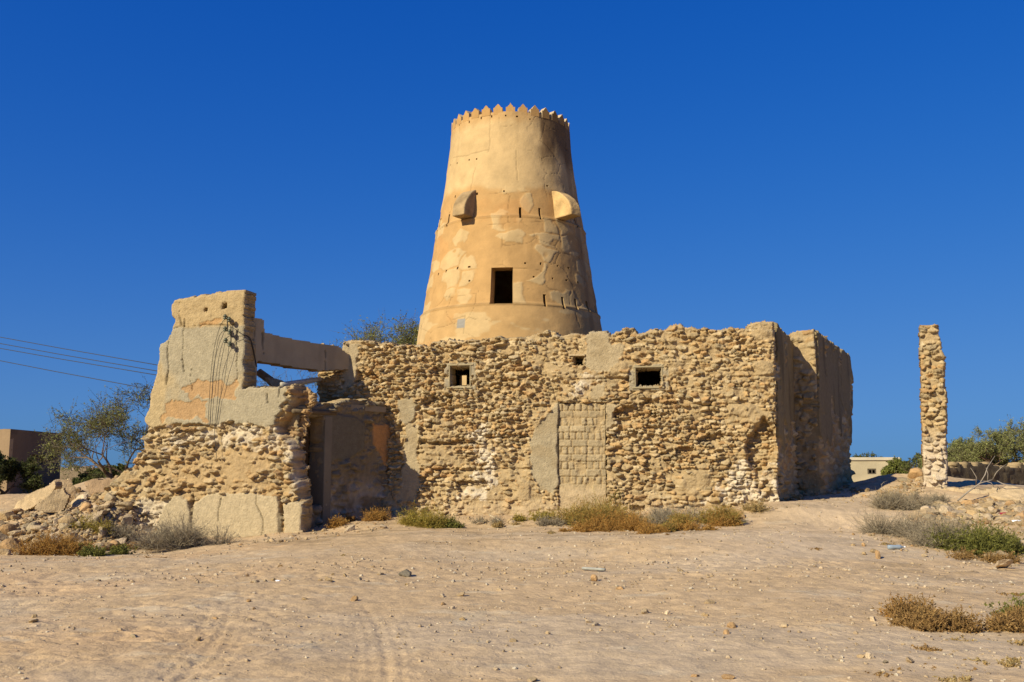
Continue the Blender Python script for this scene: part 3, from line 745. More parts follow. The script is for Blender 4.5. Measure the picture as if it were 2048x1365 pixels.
# ------------------------------------------------------------------ round tower
TD = 33.0; tcx = (P(1021, 500, TD))[0]
prof_px = [(262, 121.0), (300, 123.5), (400, 137.5), (470, 148.5), (560, 163.0), (637, 177.0), (672, 182.0)]
pz, pr = [], []
for y_, hw in prof_px:
    q = P(1021 + hw, y_, TD); pz.append(q[2]); pr.append((q[0] - tcx) * .997)
pz = np.array(pz[::-1]); pr = np.array(pr[::-1])
zb1 = P(1021, 470, TD)[2]; zb2 = P(1021, 637, TD)[2]; TTOP = P(1021, 267, TD)[2]
def TR(z):
    z = np.asarray(z, float); r = np.interp(z, pz, pr); r = np.where(z < pz[0], pr[0] + (pz[0] - z) * .12, r)
    for zb in (zb1, zb2): r = r - .045 * sstep(zb - .03, zb + .01, z) + .045 * np.exp(-((z - zb) / .04) ** 2)
    return r + .035
TC = np.array([tcx, TD])
def tmap(u, v, dep):
    u, v, dep = np.broadcast_arrays(np.asarray(u, float), v, dep)
    r = TR(v) - dep
    return np.stack([TC[0] + r * np.sin(u), TC[1] - r * np.cos(u), v + 0 * u], -1)    # u = 0 faces the camera, + to the right
def tuv(px, py):
    d = ray(px, py); best = None
    for Y in np.linspace(TD - 3.6, TD, 900):
        p = CAMV + d * (Y / d[1]); rr = math.hypot(p[0] - TC[0], p[1] - TC[1])
        if rr <= float(TR(p[2])): return (math.atan2(p[0] - TC[0], TC[1] - p[1]), p[2])
    return (0.0, float(d[2]))
T0 = np.array([TC[0], TC[1], 0.6])
tower = root("watchtower", T0, "tall round tapering watchtower of ochre plaster crowned with pointed merlons", "tower")
tholes = []
def rect(cx, cy, wpx, hpx): 
    a = tuv(cx, cy); 
    z0 = tuv(cx, cy + hpx / 2)[1]; z1 = tuv(cx, cy - hpx / 2)[1]
    return a[0], (z0, z1)
a0_, z_0 = tuv(982, 572); a1_, _ = tuv(1027, 572); zt = tuv(1005, 535)[1]; zl = tuv(1005, 608)[1]
twin = (a0_, a1_, zl, zt)
tholes.append(twin)
for x, y, h in ((1040, 426, 22), (1080, 428, 22), (897, 441, 22), (881, 450, 20), (1150, 446, 16), (1089, 601, 24), (1125, 607, 24), (1151, 609, 22), (1174, 613, 20), (1191, 620, 14)):
    a, (z0, z1) = rect(x, y, 4, h); tholes.append((a - .018, a + .018, z0, z1))
for x, y in ((914, 327), (938, 320), (953, 318), (954, 388), (1008, 383), (1095, 372), (1050, 527), (1081, 528), (1115, 532), (1137, 536), (1067, 554), (1105, 557), (1133, 561), (1155, 565), (939, 534), (939, 562), (915, 537), (893, 543), (877, 549),
    (962, 236), (983, 233), (1011, 232), (1034, 234), (938, 244), (1060, 239), (918, 251), (908, 257), (910, 394), (901, 331)):
    a, zz = tuv(x, y); tholes.append((a - .013, a + .013, zz - .036, zz + .036))
def tin(U, V):
    m = np.ones(U.shape, bool)
    for a, b, c_, d_ in tholes: m &= ~((U > a) & (U < b) & (V > c_) & (V < d_))
    return m
PALE = np.array([.64, .455, .24]); OCH = np.array([.57, .34, .14]); BRN = np.array([.17, .105, .055])
zo_top = tuv(1020, 375)[1]; z_w = tuv(1020, 560)[1]
def t_hc(U, V):
    S = U * 2.6
    C = lerp(np.broadcast_to(PALE, U.shape + (3,)), PALE * np.array([.93, .93, .92]), sstep(-.1, .4, fbm(S * .8, V * .8, 701, 4)))
    n = fbm(S * 1.25, V * 1.35, 705, 4) 
    e, ID, L = stones(S, V, .75, .62, 709, .45)
    rr = hash2(ID[..., 0], ID[..., 1], 715)
    band = sstep(zo_top + .25 * 1, zo_top - .02, V + .22 * fbm(S * 1.5, V * 0, 706, 3) + .25 * fbm(S * .6, V * 0, 707, 2))
    lowb = sstep(zb2 - .1, zb2 + .1, V)
    pal = sstep(.05, .12, e + .10 * fbm(S * 5, V * 5, 713, 4)) * (rr > .40) * sstep(-.30, -.22, n) 
    # less patching around the window, more just under the ring
    wnd = np.exp(-((S - .0) / 1.1) ** 2 - ((V - z_w - .6) / .75) ** 2)
    pal = pal * (wnd < .42) * (1 - sstep(-.1, .1, n - .34))
    och = .86 * band * (lowb * (1 - pal) + (1 - lowb) * .8 * sstep(.05, .12, fbm(S * .9 + 3, V * 1.6, 719, 4)))
    C = lerp(C, OCH * (0.97 + .0 * 1), och)
    C = lerp(C, np.array([.60, .30, .11]), .35 * sstep(.15, .5, fbm(S * .7 + 8, V * .9, 723, 4)) * band)
    # top coping patches
    tp = sstep(TTOP - .45, TTOP - .15, V + .2 * fbm(S * 2.5, V, 731, 3)); C = lerp(C, OCH, .6 * tp * sstep(.7, .3, U))
    # grey weathering and the brown streaks of the lee side
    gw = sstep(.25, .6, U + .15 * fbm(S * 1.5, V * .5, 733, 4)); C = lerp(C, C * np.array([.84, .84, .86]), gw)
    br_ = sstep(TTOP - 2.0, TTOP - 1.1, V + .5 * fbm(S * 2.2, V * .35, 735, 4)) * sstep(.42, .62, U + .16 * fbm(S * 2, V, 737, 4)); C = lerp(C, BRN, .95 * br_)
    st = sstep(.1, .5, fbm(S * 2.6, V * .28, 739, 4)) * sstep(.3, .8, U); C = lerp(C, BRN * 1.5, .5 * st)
    H = .03 * fbm(S * .9, V * .9, 740, 3) + .012 * fbm(S * 3, V * 3, 741, 4) + .016 * pal * band * lowb
    C = C * (1 + .07 * fbm(S * 5, V * 5, 743, 4))[..., None]; C = lerp(C, C * .8, .5 * sstep(.15, .5, fbm(S * 3.2, V * .35, 745, 4)) * sstep(-.2, .2, V - zb2 + 4 * fbm(S * .3, V * .3, 746, 2)))
    # crack network
    e2, I2, L2 = stones(S, V, .95, .8, 751, .5); m = (1 - sstep(.008, .028, e2)) * sstep(-.05, .1, fbm(S * .8, V * .6, 757, 3))
    for k, cr in enumerate(([(981, 225), (979, 270), (978, 300), (975, 305)], [(978, 300), (950, 306), (932, 312), (906, 316)], [(950, 336), (946, 360), (938, 395)], [(1033, 300), (1033, 330), (1036, 365)], [(905, 640), (930, 632), (928, 668)], [(1150, 625), (1160, 655)])):
        pts = [tuv(*q) for q in cr]; pts = [(a * 2.6, b) for a, b in pts]
        d = dline(S + .04 * fbm(S * 5, V * 5, 760, 3), V, pts); m = np.maximum(m, .9 * (1 - sstep(.006, .022, d)))
    C = lerp(C, C * .58, m * .8); H = H - .012 * m
    pt = tuv(921, 648); pm = ((np.abs(S - pt[0] * 2.6) < .12) & (np.abs(V - pt[1]) < .15)); C = lerp(C, np.array([.36, .34, .32]), pm * 1.0)
    rb = np.exp(-((V - zb1) / .03) ** 2) + np.exp(-((V - zb2) / .03) ** 2); C = lerp(C, C * .62, .8 * np.clip(rb, 0, 1))
    return H, C
panel("tower_wall", tmap, -math.pi, math.pi, .3, TTOP, .0125 * 2.2 * .5 if False else .032, tin, t_hc, .55, K=2, rag=0, rough=0, seed=71, mat=M_PLAST, parent=tower, origin=T0, side_col=(.55, .36, .17)) if False else None
# the tower grid is finer round than high, so it gets its own scaling of u
def tmapS(s, v, dep): return tmap(s / 2.6, v, dep)
panel("tower_wall", tmapS, -math.pi * 2.6, math.pi * 2.6, .3, TTOP, .03, lambda S, V: tin(S / 2.6, V), lambda S, V: t_hc(S / 2.6, V), .55, K=2, rag=0, rough=0, seed=71, mat=M_PLAST, parent=tower, origin=T0, side_col=(.55, .36, .17))
def disc(name, z, r, t):
    mb = MB(); n = 48
    vs = [(TC[0] + r * math.cos(2 * math.pi * k / n), TC[1] + r * math.sin(2 * math.pi * k / n), zz) for zz in (z, z + t) for k in range(n)]
    mb.add(vs, [tuple(range(n))[::-1], tuple(range(n, 2 * n))] + [(k, (k + 1) % n, n + (k + 1) % n, n + k) for k in range(n)], (.4, .3, .18))
    mb.build(name, M_PLAST, tower).location = -Vector(T0)
disc("roof", TTOP - .5, float(TR(TTOP)) - .4, .15); disc("upper_storey", zb1, float(TR(zb1)) - .4, .15)  # unseen floors added to keep the tower's inside dark
NM = 31; rt = float(TR(TTOP))
mpts = [(-.155, -.10), (.155, -.10), (.155, .15), (.10, .16), (.085, .19), (.04, .245), (0, .29), (-.04, .245), (-.085, .19), (-.10, .16), (-.155, .15)]
for k in range(NM):
    a = 2 * math.pi * (k + .5) / NM - math.pi
    mb = MB(); n = len(mpts); vs = []
    rn = random.Random(k)
    for r in (rt + .004, rt - .24):
        for x, z in mpts:
            w = x * (r / rt); aa = a + math.asin(w / r)
            vs.append((TC[0] + r * math.sin(aa), TC[1] - r * math.cos(aa), TTOP + z * (1 if z < 0 else rn.uniform(.92, 1.06))))
    cc = tuple(OCH * rn.uniform(.88, 1.02))
    vs = vs[:n] + vs
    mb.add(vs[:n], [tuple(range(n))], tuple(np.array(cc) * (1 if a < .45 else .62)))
    mb.add(vs[n:], [tuple(range(n, 2 * n))[::-1]] + [(i, n + i, n + (i + 1) % n, (i + 1) % n) for i in range(n)], (.60, .47, .32))
    mb.build("merlon", M_PLAST, tower).location = -Vector(T0)
# projecting hoods (machicolations)
def hood(px_bot, py_bot, ang, p=1.0, h=1.12, w=.52, col=(.62, .42, .20), stain=None):
    zb = zb1 + .02; rb = float(TR(zb)) - .08
    prof = [(0, 0)] + [(p * math.cos(t), h * math.sin(t)) for t in np.linspace(0, math.pi / 2, 14)] + [(0 - .05, h)]
    mb = MB(); n = len(prof); vs = []
    c_, s_ = math.sin(ang), -math.cos(ang)
    tx, ty = math.cos(ang), math.sin(ang)
    for sgn in (-1, 1):
        for r, z in prof:
            R1 = rb + r - (0.0 if z < .3 else (rb - float(TR(zb + z)) + .08) * min(1, (z - .3) / .5))
            vs.append((TC[0] + R1 * c_ + tx * sgn * w / 2, TC[1] + R1 * s_ + ty * sgn * w / 2, zb + z))
    mb.add(vs, [tuple(range(n)), tuple(range(n, 2 * n))[::-1]] + [(i, n + i, n + (i + 1) % n, (i + 1) % n) for i in range(n)], col)
    o = mb.build("hood", M_HOOD, tower, bevel=.04); o.location = -Vector(T0)
    sb = o.modifiers.new("detail", 'SUBSURF'); sb.subdivision_type = 'SIMPLE'; sb.levels = sb.render_levels = 3
    tx_ = bpy.data.textures.new("wear", 'CLOUDS'); tx_.noise_scale = .22; tx_.noise_depth = 3
    dm = o.modifiers.new("wear", 'DISPLACE'); dm.texture = tx_; dm.texture_coords = 'LOCAL'; dm.strength = .03; dm.mid_level = .5
    return o
hl = hood(0, 0, tuv(940, 445)[0] - .06, p=.56, h=1.0, w=.50, col=(.40, .285, .16)); hl['label'] = "darker grey-brown projecting hood"  # this hood has the darker base colour
hr = hood(0, 0, tuv(1117, 445)[0] + .05, p=.82, h=1.0, w=.46, col=(.62, .42, .20)); hr['label'] = "clean ochre projecting hood"
mb = MB()
for (ua, ub, va, vb) in ((twin[0] - .0, twin[0] + .02, twin[2], twin[3]), ): pass

# ------------------------------------------------------------------ standing pillar, foundations
PF = Plane(XY(1842, 24.2), XY(1888, 24.0))
pf_o = PF.poly([(1840, 652), (1842, 651), (1876, 649), (1878, 668), (1884, 700), (1889, 712), (1888, 760), (1893, 800), (1892, 870), (1894, 935), (1895, 1010), (1848, 1010), (1846, 900), (1844, 850), (1842, 800), (1843, 740), (1840, 700)])
pil0 = np.array([*XY(1868, 24.2), 1.1])
pillar = root("broken_pillar", pil0, "tall slender fragment of rubble wall standing alone beyond the ruin", "pillar")
def pf_hc(U, V):
    H, C = rubble(U, V, 801, .21, .12, .17, -.01)
    s = sstep(2.7, 1.9, V + .3 * fbm(U * 3, V, 803, 3)); C = lerp(C, np.array([.66, .55, .44]), .85 * s)
    return H, C
panel("shaft", PF.map, PF.uv(1836, 900)[0] - .05, PF.uv(1898, 900)[0] + .05, .6, 5.6, .018, lambda U, V: inpoly(U, V, pf_o), pf_hc, .42, K=8, rag=.018, rough=.05, seed=81, parent=pillar, origin=pil0, edge=2, side_col=(.42, .27, .14))

def lowwall(name, A, B, outline_px, seed, cw, label, cat, thick=.4, res=.03, tone=(.60, .47, .33), amp=.08, mixs=.6, lab_origin=None, plaster=None, group=None):
    PL = Plane(A, B); o = PL.poly(outline_px)
    us = [q[0] for q in o]; vs_ = [q[1] for q in o]
    mid = (np.array(A) + np.array(B)) / 2; z0 = gz(*mid); org = np.array([mid[0], mid[1], z0])
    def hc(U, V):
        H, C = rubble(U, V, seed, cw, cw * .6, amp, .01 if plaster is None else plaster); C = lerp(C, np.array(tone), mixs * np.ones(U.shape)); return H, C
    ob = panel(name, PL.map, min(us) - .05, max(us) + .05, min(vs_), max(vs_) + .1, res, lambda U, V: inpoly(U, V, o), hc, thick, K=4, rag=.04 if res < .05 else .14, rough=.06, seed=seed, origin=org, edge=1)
    ob.location = [float(q) for q in org]
    tag(ob, label, cat, group); return ob
lowwall("foundation_wall", XY(1868, 23.6), XY(2080, 22.6), [(1860, 985), (1872, 978), (1900, 974), (1940, 976), (1965, 980), (1998, 978), (2012, 984), (2030, 986), (2060, 990), (2120, 990), (2120, 1060), (1860, 1060)], 811, .35,
        "low pale rubble footing running out from the foot of the broken pillar", "wall", thick=.5)
lowwall("foundation_wall", XY(1836, 21.8), XY(1900, 21.6), [(1832, 1012), (1838, 1006), (1870, 1005), (1892, 1006), (1904, 1014), (1904, 1050), (1832, 1055)], 815, .3,
        "short flat-topped block of masonry footing among the rubble below the broken pillar", "wall", thick=.4, tone=(.52, .40, .25), plaster=.04)
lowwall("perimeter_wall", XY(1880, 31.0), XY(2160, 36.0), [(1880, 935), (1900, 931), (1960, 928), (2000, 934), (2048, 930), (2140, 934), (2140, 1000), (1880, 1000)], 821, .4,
        "dark shaded low stone wall behind the broken pillar, under the green trees", "wall", thick=.5, res=.06, tone=(.06, .05, .04), mixs=.85, amp=.07)  # the wall's shade is put into its near-black tone
lowwall("distant_wall", XY(118, 60), XY(330, 62), [(118, 938), (150, 936), (230, 937), (300, 938), (340, 938), (340, 960), (118, 960)], 825, .8,
        "long low pale wall far away between the brown house and the ruin", "wall", thick=.4, res=.15, tone=(.40, .32, .22), mixs=.8, plaster=.05)

# ------------------------------------------------------------------ distant houses
def house(name, label, A, B, depth, ztop, zbot, col, parapet, windows, topc=None):
    """A->B is the face towards the viewer; windows in px on it"""
    A = np.array(A); B = np.array(B)
    PL = Plane(A, B); o3 = np.array([*(A + B) / 2, zbot])
    r = root(name, o3, label, "house")
    wq = [(min(q[0] for q in PL.poly(w)), max(q[0] for q in PL.poly(w)), min(q[1] for q in PL.poly(w)), max(q[1] for q in PL.poly(w))) for w in windows]
    def inside(U, V):
        m = np.ones(U.shape, bool)
        for a, b, c_, d_ in wq: m &= ~((U > a) & (U < b) & (V > c_) & (V < d_))
        return m
    def hc(U, V):
        C = np.broadcast_to(np.array(col), U.shape + (3,)).copy()
        C = lerp(C, np.array(col) * .75, .5 * sstep(0, .5, fbm(U * .5, V * 1.5, 900, 4))); return 0.01 * fbm(U, V, 901, 3), C
    panel("wall", PL.map, 0, PL.L, zbot - .5, ztop, .1, inside, hc, .25, K=1, rag=0, rough=0, seed=90, mat=M_PAINT, parent=r, origin=o3)
    mb = MB(); n = PL.n
    c4 = [A + n * .25, B + n * .25, B + n * depth, A + n * depth]
    def fb(p, q, z0, z1, t, colr):
        d = (q - p) / np.linalg.norm(q - p); m_ = np.array([-d[1], d[0]]) * t
        vs = [(*(p), z0), (*(q), z0), (*(q + m_), z0), (*(p + m_), z0), (*(p), z1), (*(q), z1), (*(q + m_), z1), (*(p + m_), z1)]
        mb.add(vs, [(0, 3, 2, 1), (4, 5, 6, 7), (0, 1, 5, 4), (1, 2, 6, 5), (2, 3, 7, 6), (3, 0, 4, 7)], colr)
    fb(c4[1], c4[2], zbot - .5, ztop, .25, tuple(col)); fb(c4[3], c4[0], zbot - .5, ztop, .25, tuple(col)); fb(c4[2], c4[3], zbot - .5, ztop, .25, tuple(col))
    mb.build("rear_walls", M_PAINT, r).location = -Vector(o3)
    mb = MB()
    vs = [(*p, z) for z in (ztop - .35, ztop - .2) for p in (A + n * .2, B + n * .2, B + n * (depth - .1), A + n * (depth - .1))]
    mb.add(vs, [(0, 3, 2, 1), (4, 5, 6, 7), (0, 1, 5, 4), (1, 2, 6, 5), (2, 3, 7, 6), (3, 0, 4, 7)], tuple(col)); mb.build("roof", M_PAINT, r).location = -Vector(o3)
    if parapet:
        mb = MB(); wbox(mb, PL, -.15, PL.L + .15, ztop, ztop + .22, -.12, .3, tuple(np.array(topc or col))); mb.build("parapet", M_PAINT, r, bevel=.02).location = -Vector(o3)
    for a, b, c_, d_ in wq:
        mb = MB(); t = .08
        wbox(mb, PL, a, a + t, c_, d_, .05, .12, (.12, .10, .08)); wbox(mb, PL, b - t, b, c_, d_, .05, .12, (.12, .10, .08)); wbox(mb, PL, a + t, b - t, c_, c_ + t, .05, .12, (.12, .10, .08)); wbox(mb, PL, a + t, b - t, d_ - t, d_, .05, .12, (.12, .10, .08))
        wbox(mb, PL, (a + b) / 2 - .03, (a + b) / 2 + .03, c_ + t, d_ - t, .06, .11, (.12, .10, .08))
        mb.build("window_frame", M_PAINT, r).location = -Vector(o3)
    return r
z1 = P(1750, 921, 70)[2]
house("distant_house", "small pale flat-roofed house with one window, far off between ruin and pillar", XY(1680, 71), XY(1796, 70), 7, z1, .2, (.50, .43, .31), True, [[(1736, 938), (1752, 938), (1752, 949), (1736, 949)]], (.58, .52, .42))
z2 = P(17, 856, 38)[2]
hb = Plane(XY(17, 38), XY(121, 46))
hz = hb.uv(17, 856)[1]
house("distant_house", "dark brown shaded flat-roofed house with three small windows at the photo's left edge", XY(17, 38), XY(121, 43.5), -6, hz, .2, (.30, .215, .155), False,
      [[(64, 908), (74, 908), (74, 928), (64, 928)], [(80, 909), (91, 909), (91, 928), (80, 928)], [(97, 910), (105, 910), (105, 928), (97, 928)]]) if False else None
hA, hB = XY(16, 37.0), XY(121, 42.0)
def left_house():
    d = (hB - hA) / np.linalg.norm(hB - hA); nn = np.array([-d[1], d[0]])      # points left/back
    if nn[0] > 0: nn = -nn
    PL = Plane(hA, hB); PL.n = nn
    r = root("distant_house", [*(hA + hB) / 2, .3], "dark brown shaded flat-roofed house with three small windows, beyond the fallen slabs", "house")
    o3 = np.array(r.location)
    zt_ = PL.uv(40, 860)[1]
    wq = []
    for w in ([(64, 908), (74, 928)], [(80, 909), (91, 928)], [(97, 910), (105, 928)]):
        a, b = PL.uv(*w[0]), PL.uv(*w[1]); wq.append((a[0], b[0], b[1], a[1]))
    def inside(U, V):
        m = V < zt_ + 0 * U
        for a, b, c_, d_ in wq: m &= ~((U > a) & (U < b) & (V > c_) & (V < d_))
        return m
    col = np.array([.20, .135, .09])  # this face's shade is put into its colour
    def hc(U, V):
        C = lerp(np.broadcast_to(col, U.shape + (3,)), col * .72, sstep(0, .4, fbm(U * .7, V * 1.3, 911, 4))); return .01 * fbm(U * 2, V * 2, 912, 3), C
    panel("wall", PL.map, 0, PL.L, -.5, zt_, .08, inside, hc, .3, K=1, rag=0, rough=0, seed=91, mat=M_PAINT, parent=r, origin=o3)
    mb = MB(); 
    def sb(p, q, z0, z1, t, cc):
        dd = (q - p) / np.linalg.norm(q - p); m_ = np.array([-dd[1], dd[0]]) * t
        vs = [(*(p), z0), (*(q), z0), (*(q + m_), z0), (*(p + m_), z0), (*(p), z1), (*(q), z1), (*(q + m_), z1), (*(p + m_), z1)]
        mb.add(vs, [(0, 3, 2, 1), (4, 5, 6, 7), (0, 1, 5, 4), (1, 2, 6, 5), (2, 3, 7, 6), (3, 0, 4, 7)], cc)
    cA = hA + nn * 7; cB = hB + nn * 7; e = d * .005
    sb(hA - e, cA - e, -.5, zt_ - .01, -.3 if True else .3, (.42, .30, .19)); sb(cB, hB, -.5, zt_ - .01, -.3, (.34, .24, .17)); sb(cA, cB, -.5, zt_ - .01, .3, (.34, .24, .17))  # sunlit end wall gets a paler copy of the house colour
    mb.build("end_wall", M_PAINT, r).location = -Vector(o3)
    mb = MB(); vs = [(*p, z) for z in (zt_ - .3, zt_ - .12) for p in (hA + nn * .2, hB + nn * .2, cB, cA)]
    mb.add(vs, [(0, 3, 2, 1), (4, 5, 6, 7), (0, 1, 5, 4), (1, 2, 6, 5), (2, 3, 7, 6), (3, 0, 4, 7)], (.3, .22, .15)); mb.build("roof", M_PAINT, r).location = -Vector(o3)
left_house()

# ------------------------------------------------------------------ rocks
def ico(sub):
    import bmesh
    bm = bmesh.new(); bmesh.ops.create_icosphere(bm, subdivisions=sub, radius=1)
    v = np.array([q.co[:] for q in bm.verts]); f = np.array([[w.index for w in q.verts] for q in bm.faces]); bm.free(); return v, f
IV, IF = ico(3)
IV1, IF1 = ico(1)
def rockverts(V, seed, flat=.0, cuts=9):
    rn = np.random.RandomState(seed); v = V.copy()
    for _ in range(cuts):
        n = rn.normal(size=3); n /= np.linalg.norm(n); d = rn.uniform(.45, .82)
        t = v @ n; v = v - np.maximum(t - d, 0)[:, None] * n
    x, y, z = v.T
    v = v * (1 + .10 * fbm(x * 2 + seed, y * 2 + z * 1.7, seed, 4) + .07 * fbm(x * 5 + z * 3, y * 5 - z, seed + 9, 3))[:, None]
    return v * np.array([1, rn.uniform(.65, .95), rn.uniform(.5, .8) * (1 - flat)])
ROCKC = [(.50, .36, .205), (.54, .41, .26), (.45, .33, .20), (.60, .47, .33), (.50, .32, .165), (.40, .32, .22)]
rock_me = [raw_mesh("rock", rockverts(IV, 50 + k), IF, np.broadcast_to(np.array(ROCKC[k % 6]), IV.shape), M_ROCK, smooth=False) for k in range(12)]
rr = random.Random(5)
def rock(p, s, label, group=None, me=None, sink=.25, rot=None, name="rock", scl=None):
    o = bpy.data.objects.new(name, me or rr.choice(rock_me)); link(o)
    o.location = (float(p[0]), float(p[1]), float(p[2]) + s * .5 * (1 - 2 * sink)); 
    o.rotation_euler = rot or (rr.uniform(-.4, .4), rr.uniform(-.4, .4), rr.uniform(0, 6.28))
    o.scale = scl or (s * rr.uniform(.8, 1.2), s * rr.uniform(.8, 1.2), s * rr.uniform(.7, 1.1))
    return tag(o, label, "rock", group)
def in_px(poly, n, rn):
    xs_ = [p[0] for p in poly]; ys_ = [p[1] for p in poly]; out = []
    while len(out) < n:
        x, y = rn.uniform(min(xs_), max(xs_)), rn.uniform(min(ys_), max(ys_))
        if bool(inpoly(np.array([x]), np.array([y]), poly)[0]): out.append((x, y))
    return out
rn = random.Random(11)
heapL = [(-30, 1035), (60, 1020), (150, 985), (225, 965), (262, 1000), (285, 1060), (290, 1095), (180, 1108), (-30, 1112)]
for x, y in in_px(heapL, 88, rn):
    rock(ghit(x, y), rn.choice([.10, .13, .16, .2, .26]) * rn.uniform(.8, 1.1), "angular limestone rock in the big rubble heap beside the wing with hanging wires", "rocks in the rubble heap beside the wing")
heapR = [(1835, 1030), (1900, 1012), (1960, 1000), (2060, 1000), (2060, 1055), (1990, 1050), (1900, 1056), (1838, 1050)]
for x, y in in_px(heapR, 95, rn):
    rock(ghit(x, y), rn.choice([.08, .11, .14, .18, .22]) * rn.uniform(.8, 1.1), "tan rock in the rubble below the broken pillar", "rocks in the rubble below the pillar")
for x, y in in_px([(440, 1075), (520, 1066), (600, 1064), (700, 1055), (640, 1078), (500, 1095), (450, 1098)], 20, rn):
    rock(ghit(x, y), rn.uniform(.04, .085), "small stone fallen at the foot of the wing with hanging wires", "stones at the foot of the wing")
for x, y in in_px([(850, 1030), (1240, 1024), (1560, 1004), (1740, 992), (1740, 1012), (1560, 1020), (1200, 1050), (850, 1048)], 34, rn):
    rock(ghit(x, y), rn.uniform(.04, .10), "small stone lying along the foot of the front wall", "stones along the foot of the front wall")
for x, y in in_px([(1700, 1080), (1870, 1110), (1880, 1125), (1700, 1110)], 8, rn):
    rock(ghit(x, y), rn.uniform(.04, .08), "small stone on the sand near the plastic bottle and grey bushes", "stones by the grey bushes")
for x, y, s in ((1745, 1010, .09), (1760, 1040, .08), (1775, 1000, .07)):
    pass
for x, y in ((508, 1162), (530, 1160), (545, 1158), (498, 1203), (508, 1218), (497, 1240), (430, 1236), (395, 1282), (270, 1277), (495, 1152), (690, 1152), (640, 1158), (665, 1150), (655, 1160), (720, 1158), (760, 1150), (1010, 1148), (925, 1240), (885, 1194), (887, 1212), (905, 1220), (922, 1192), (1028, 1288),
    (1000, 1180), (710, 1200), (1140, 1148), (1130, 1155), (1178, 1252), (1190, 1258), (1095, 1272), (1410, 1235), (1420, 1212), (1290, 1232), (1335, 1233), (1460, 1262), (1570, 1255), (1455, 1275), (1745, 1245), (1865, 1242), (1740, 1325), (1722, 1322), (1820, 1330), (1770, 1332), (66, 1252), (68, 1238), (200, 1240),
    (1390, 1358), (1455, 1362), (1065, 1358), (610, 1200), (1240, 1180), (1630, 1130), (1360, 1145)):
    rock(ghit(x, y), rn.uniform(.035, .07), "small pale stone lying loose on the open sand", "stones on the open sand", sink=.35)
# single rocks one can point at
def one(x, y, s, label, k, sink=.25, scl=None, rot=None): return rock(ghit(x, y), s, label, me=rock_me[k], sink=sink, scl=scl, rot=rot)
dk = raw_mesh("rock", rockverts(IV, 91), IF, np.broadcast_to(np.array((.20, .175, .14)), IV.shape), M_ROCK)
rock(ghit(810, 1150), .115, "dark grey rock alone on the open sand before the wing with hanging wires", me=dk, sink=.15)
one(1480, 1037, .20, "rounded tan boulder lying between the bush row and the front wall's corner", 4, scl=(.24, .17, .15))
one(1488, 1160, .08, "orange-brown stone on the sand, straight below the bricked-up doorway", 4) if False else one(1186, 1162, .085, "orange-brown stone on the sand below the bricked-up doorway", 4, sink=.1)
one(1757, 1120, .13, "small reddish wedge-shaped stone standing on the sand near the plastic bottle", 4, sink=.1, scl=(.08, .08, .12))
one(1990, 1118, .24, "upright pinkish boulder in front of the broad green bush", 1, scl=(.27, .2, .25))
one(2032, 1102, .25, "broad pinkish boulder at the photo's edge beyond the green bush", 3, scl=(.36, .22, .22))
one(2005, 1137, .2, "flat pale slab-like stone in front of the pinkish boulder", 3, scl=(.34, .2, .07))
one(1826, 957, .3, "orange block on top of the mound beside the broken pillar", 4, scl=(.30, .26, .24))
one(1806, 964, .2, "grey-tan stone low on the slope of the mound beside the broken pillar", 5, scl=(.20, .18, .14))
one(1846, 962, .2, "tan stone wedged between the orange block and the broken pillar", 2, scl=(.22, .16, .15))
one(203, 1075, .22, "upright pointed stone at the front of the big rubble heap", 3, scl=(.15, .13, .30), rot=(.1, .25, .3))
one(240, 1093, .18, "rounded pale stone at the foot of the big rubble heap", 3, scl=(.23, .18, .17))
one(130, 1058, .2, "greenish-grey lump of stone in the middle of the big rubble heap", 5)
one(2020, 1000, .4, "rounded plastered masonry lump beside the dead branch", 1, scl=(.50, .42, .42), sink=.35)
one(700, 1062, .12, "cream stone on the sand before the two orange tufts", 3, scl=(.2, .12, .1))
one(765, 1058, .11, "cream crumbly stone on the sand before the yellow-green spreading bush", 3)

# fallen wall slabs on the left heap
def slabrock(pa, pb, w, t, D, label, tilt, col, seed, roll=0.0):
    a, b = P(*pa, D[0]), P(*pb, D[1]); ax = Vector(b - a); L = ax.length; ax.normalize()
    side = ax.cross(Vector((0, 0, 1))).normalized(); side = Matrix.Rotation(roll, 3, ax) @ side; nrm = side.cross(ax)
    n1, n2, n3 = 22, 12, 5
    rs = np.random.RandomState(seed)
    V = IVc.copy(); 
    s = V / np.abs(V).max(1)[:, None]
    for _ in range(5):
        nn = rs.normal(size=3) * np.array([1, 1, .25]); nn /= np.linalg.norm(nn); t_ = s @ nn; s = s - np.maximum(t_ - rs.uniform(.97, 1.25), 0)[:, None] * nn
    sh = rs.uniform(-.22, .22, 2)
    X, Y_, Z = s[:, 0] * L / 2 + s[:, 1] * sh[0] * L / 2, s[:, 1] * w / 2 * (1 + sh[1] * s[:, 0]), s[:, 2] * t / 2
    nzv = fbm(X * 6 + seed, Y_ * 6 + Z * 5, seed + 5, 4) * .035; X = X + nzv; Z = Z + nzv * .5
    X = X + .09 * fbm(Y_ * 4 + seed, Z * 6, seed, 4) * s[:, 0]; Y_ = Y_ + .08 * fbm(X * 3, Z * 6 + seed, seed + 2, 4) * s[:, 1]; Z = Z + .02 * fbm(X * 5, Y_ * 5, seed + 3, 3)
    c0 = Vector((a + b) / 2)
    R3 = np.array([ax, side, nrm]).T
    W_ = np.stack([X, Y_, Z], -1) @ R3.T
    me = raw_mesh("wall_slab", W_, IFc, np.broadcast_to(np.array(col), W_.shape), M_ROCK)
    o = mesh_obj("wall_slab", me, None, c0); return tag(o, label, "slab")
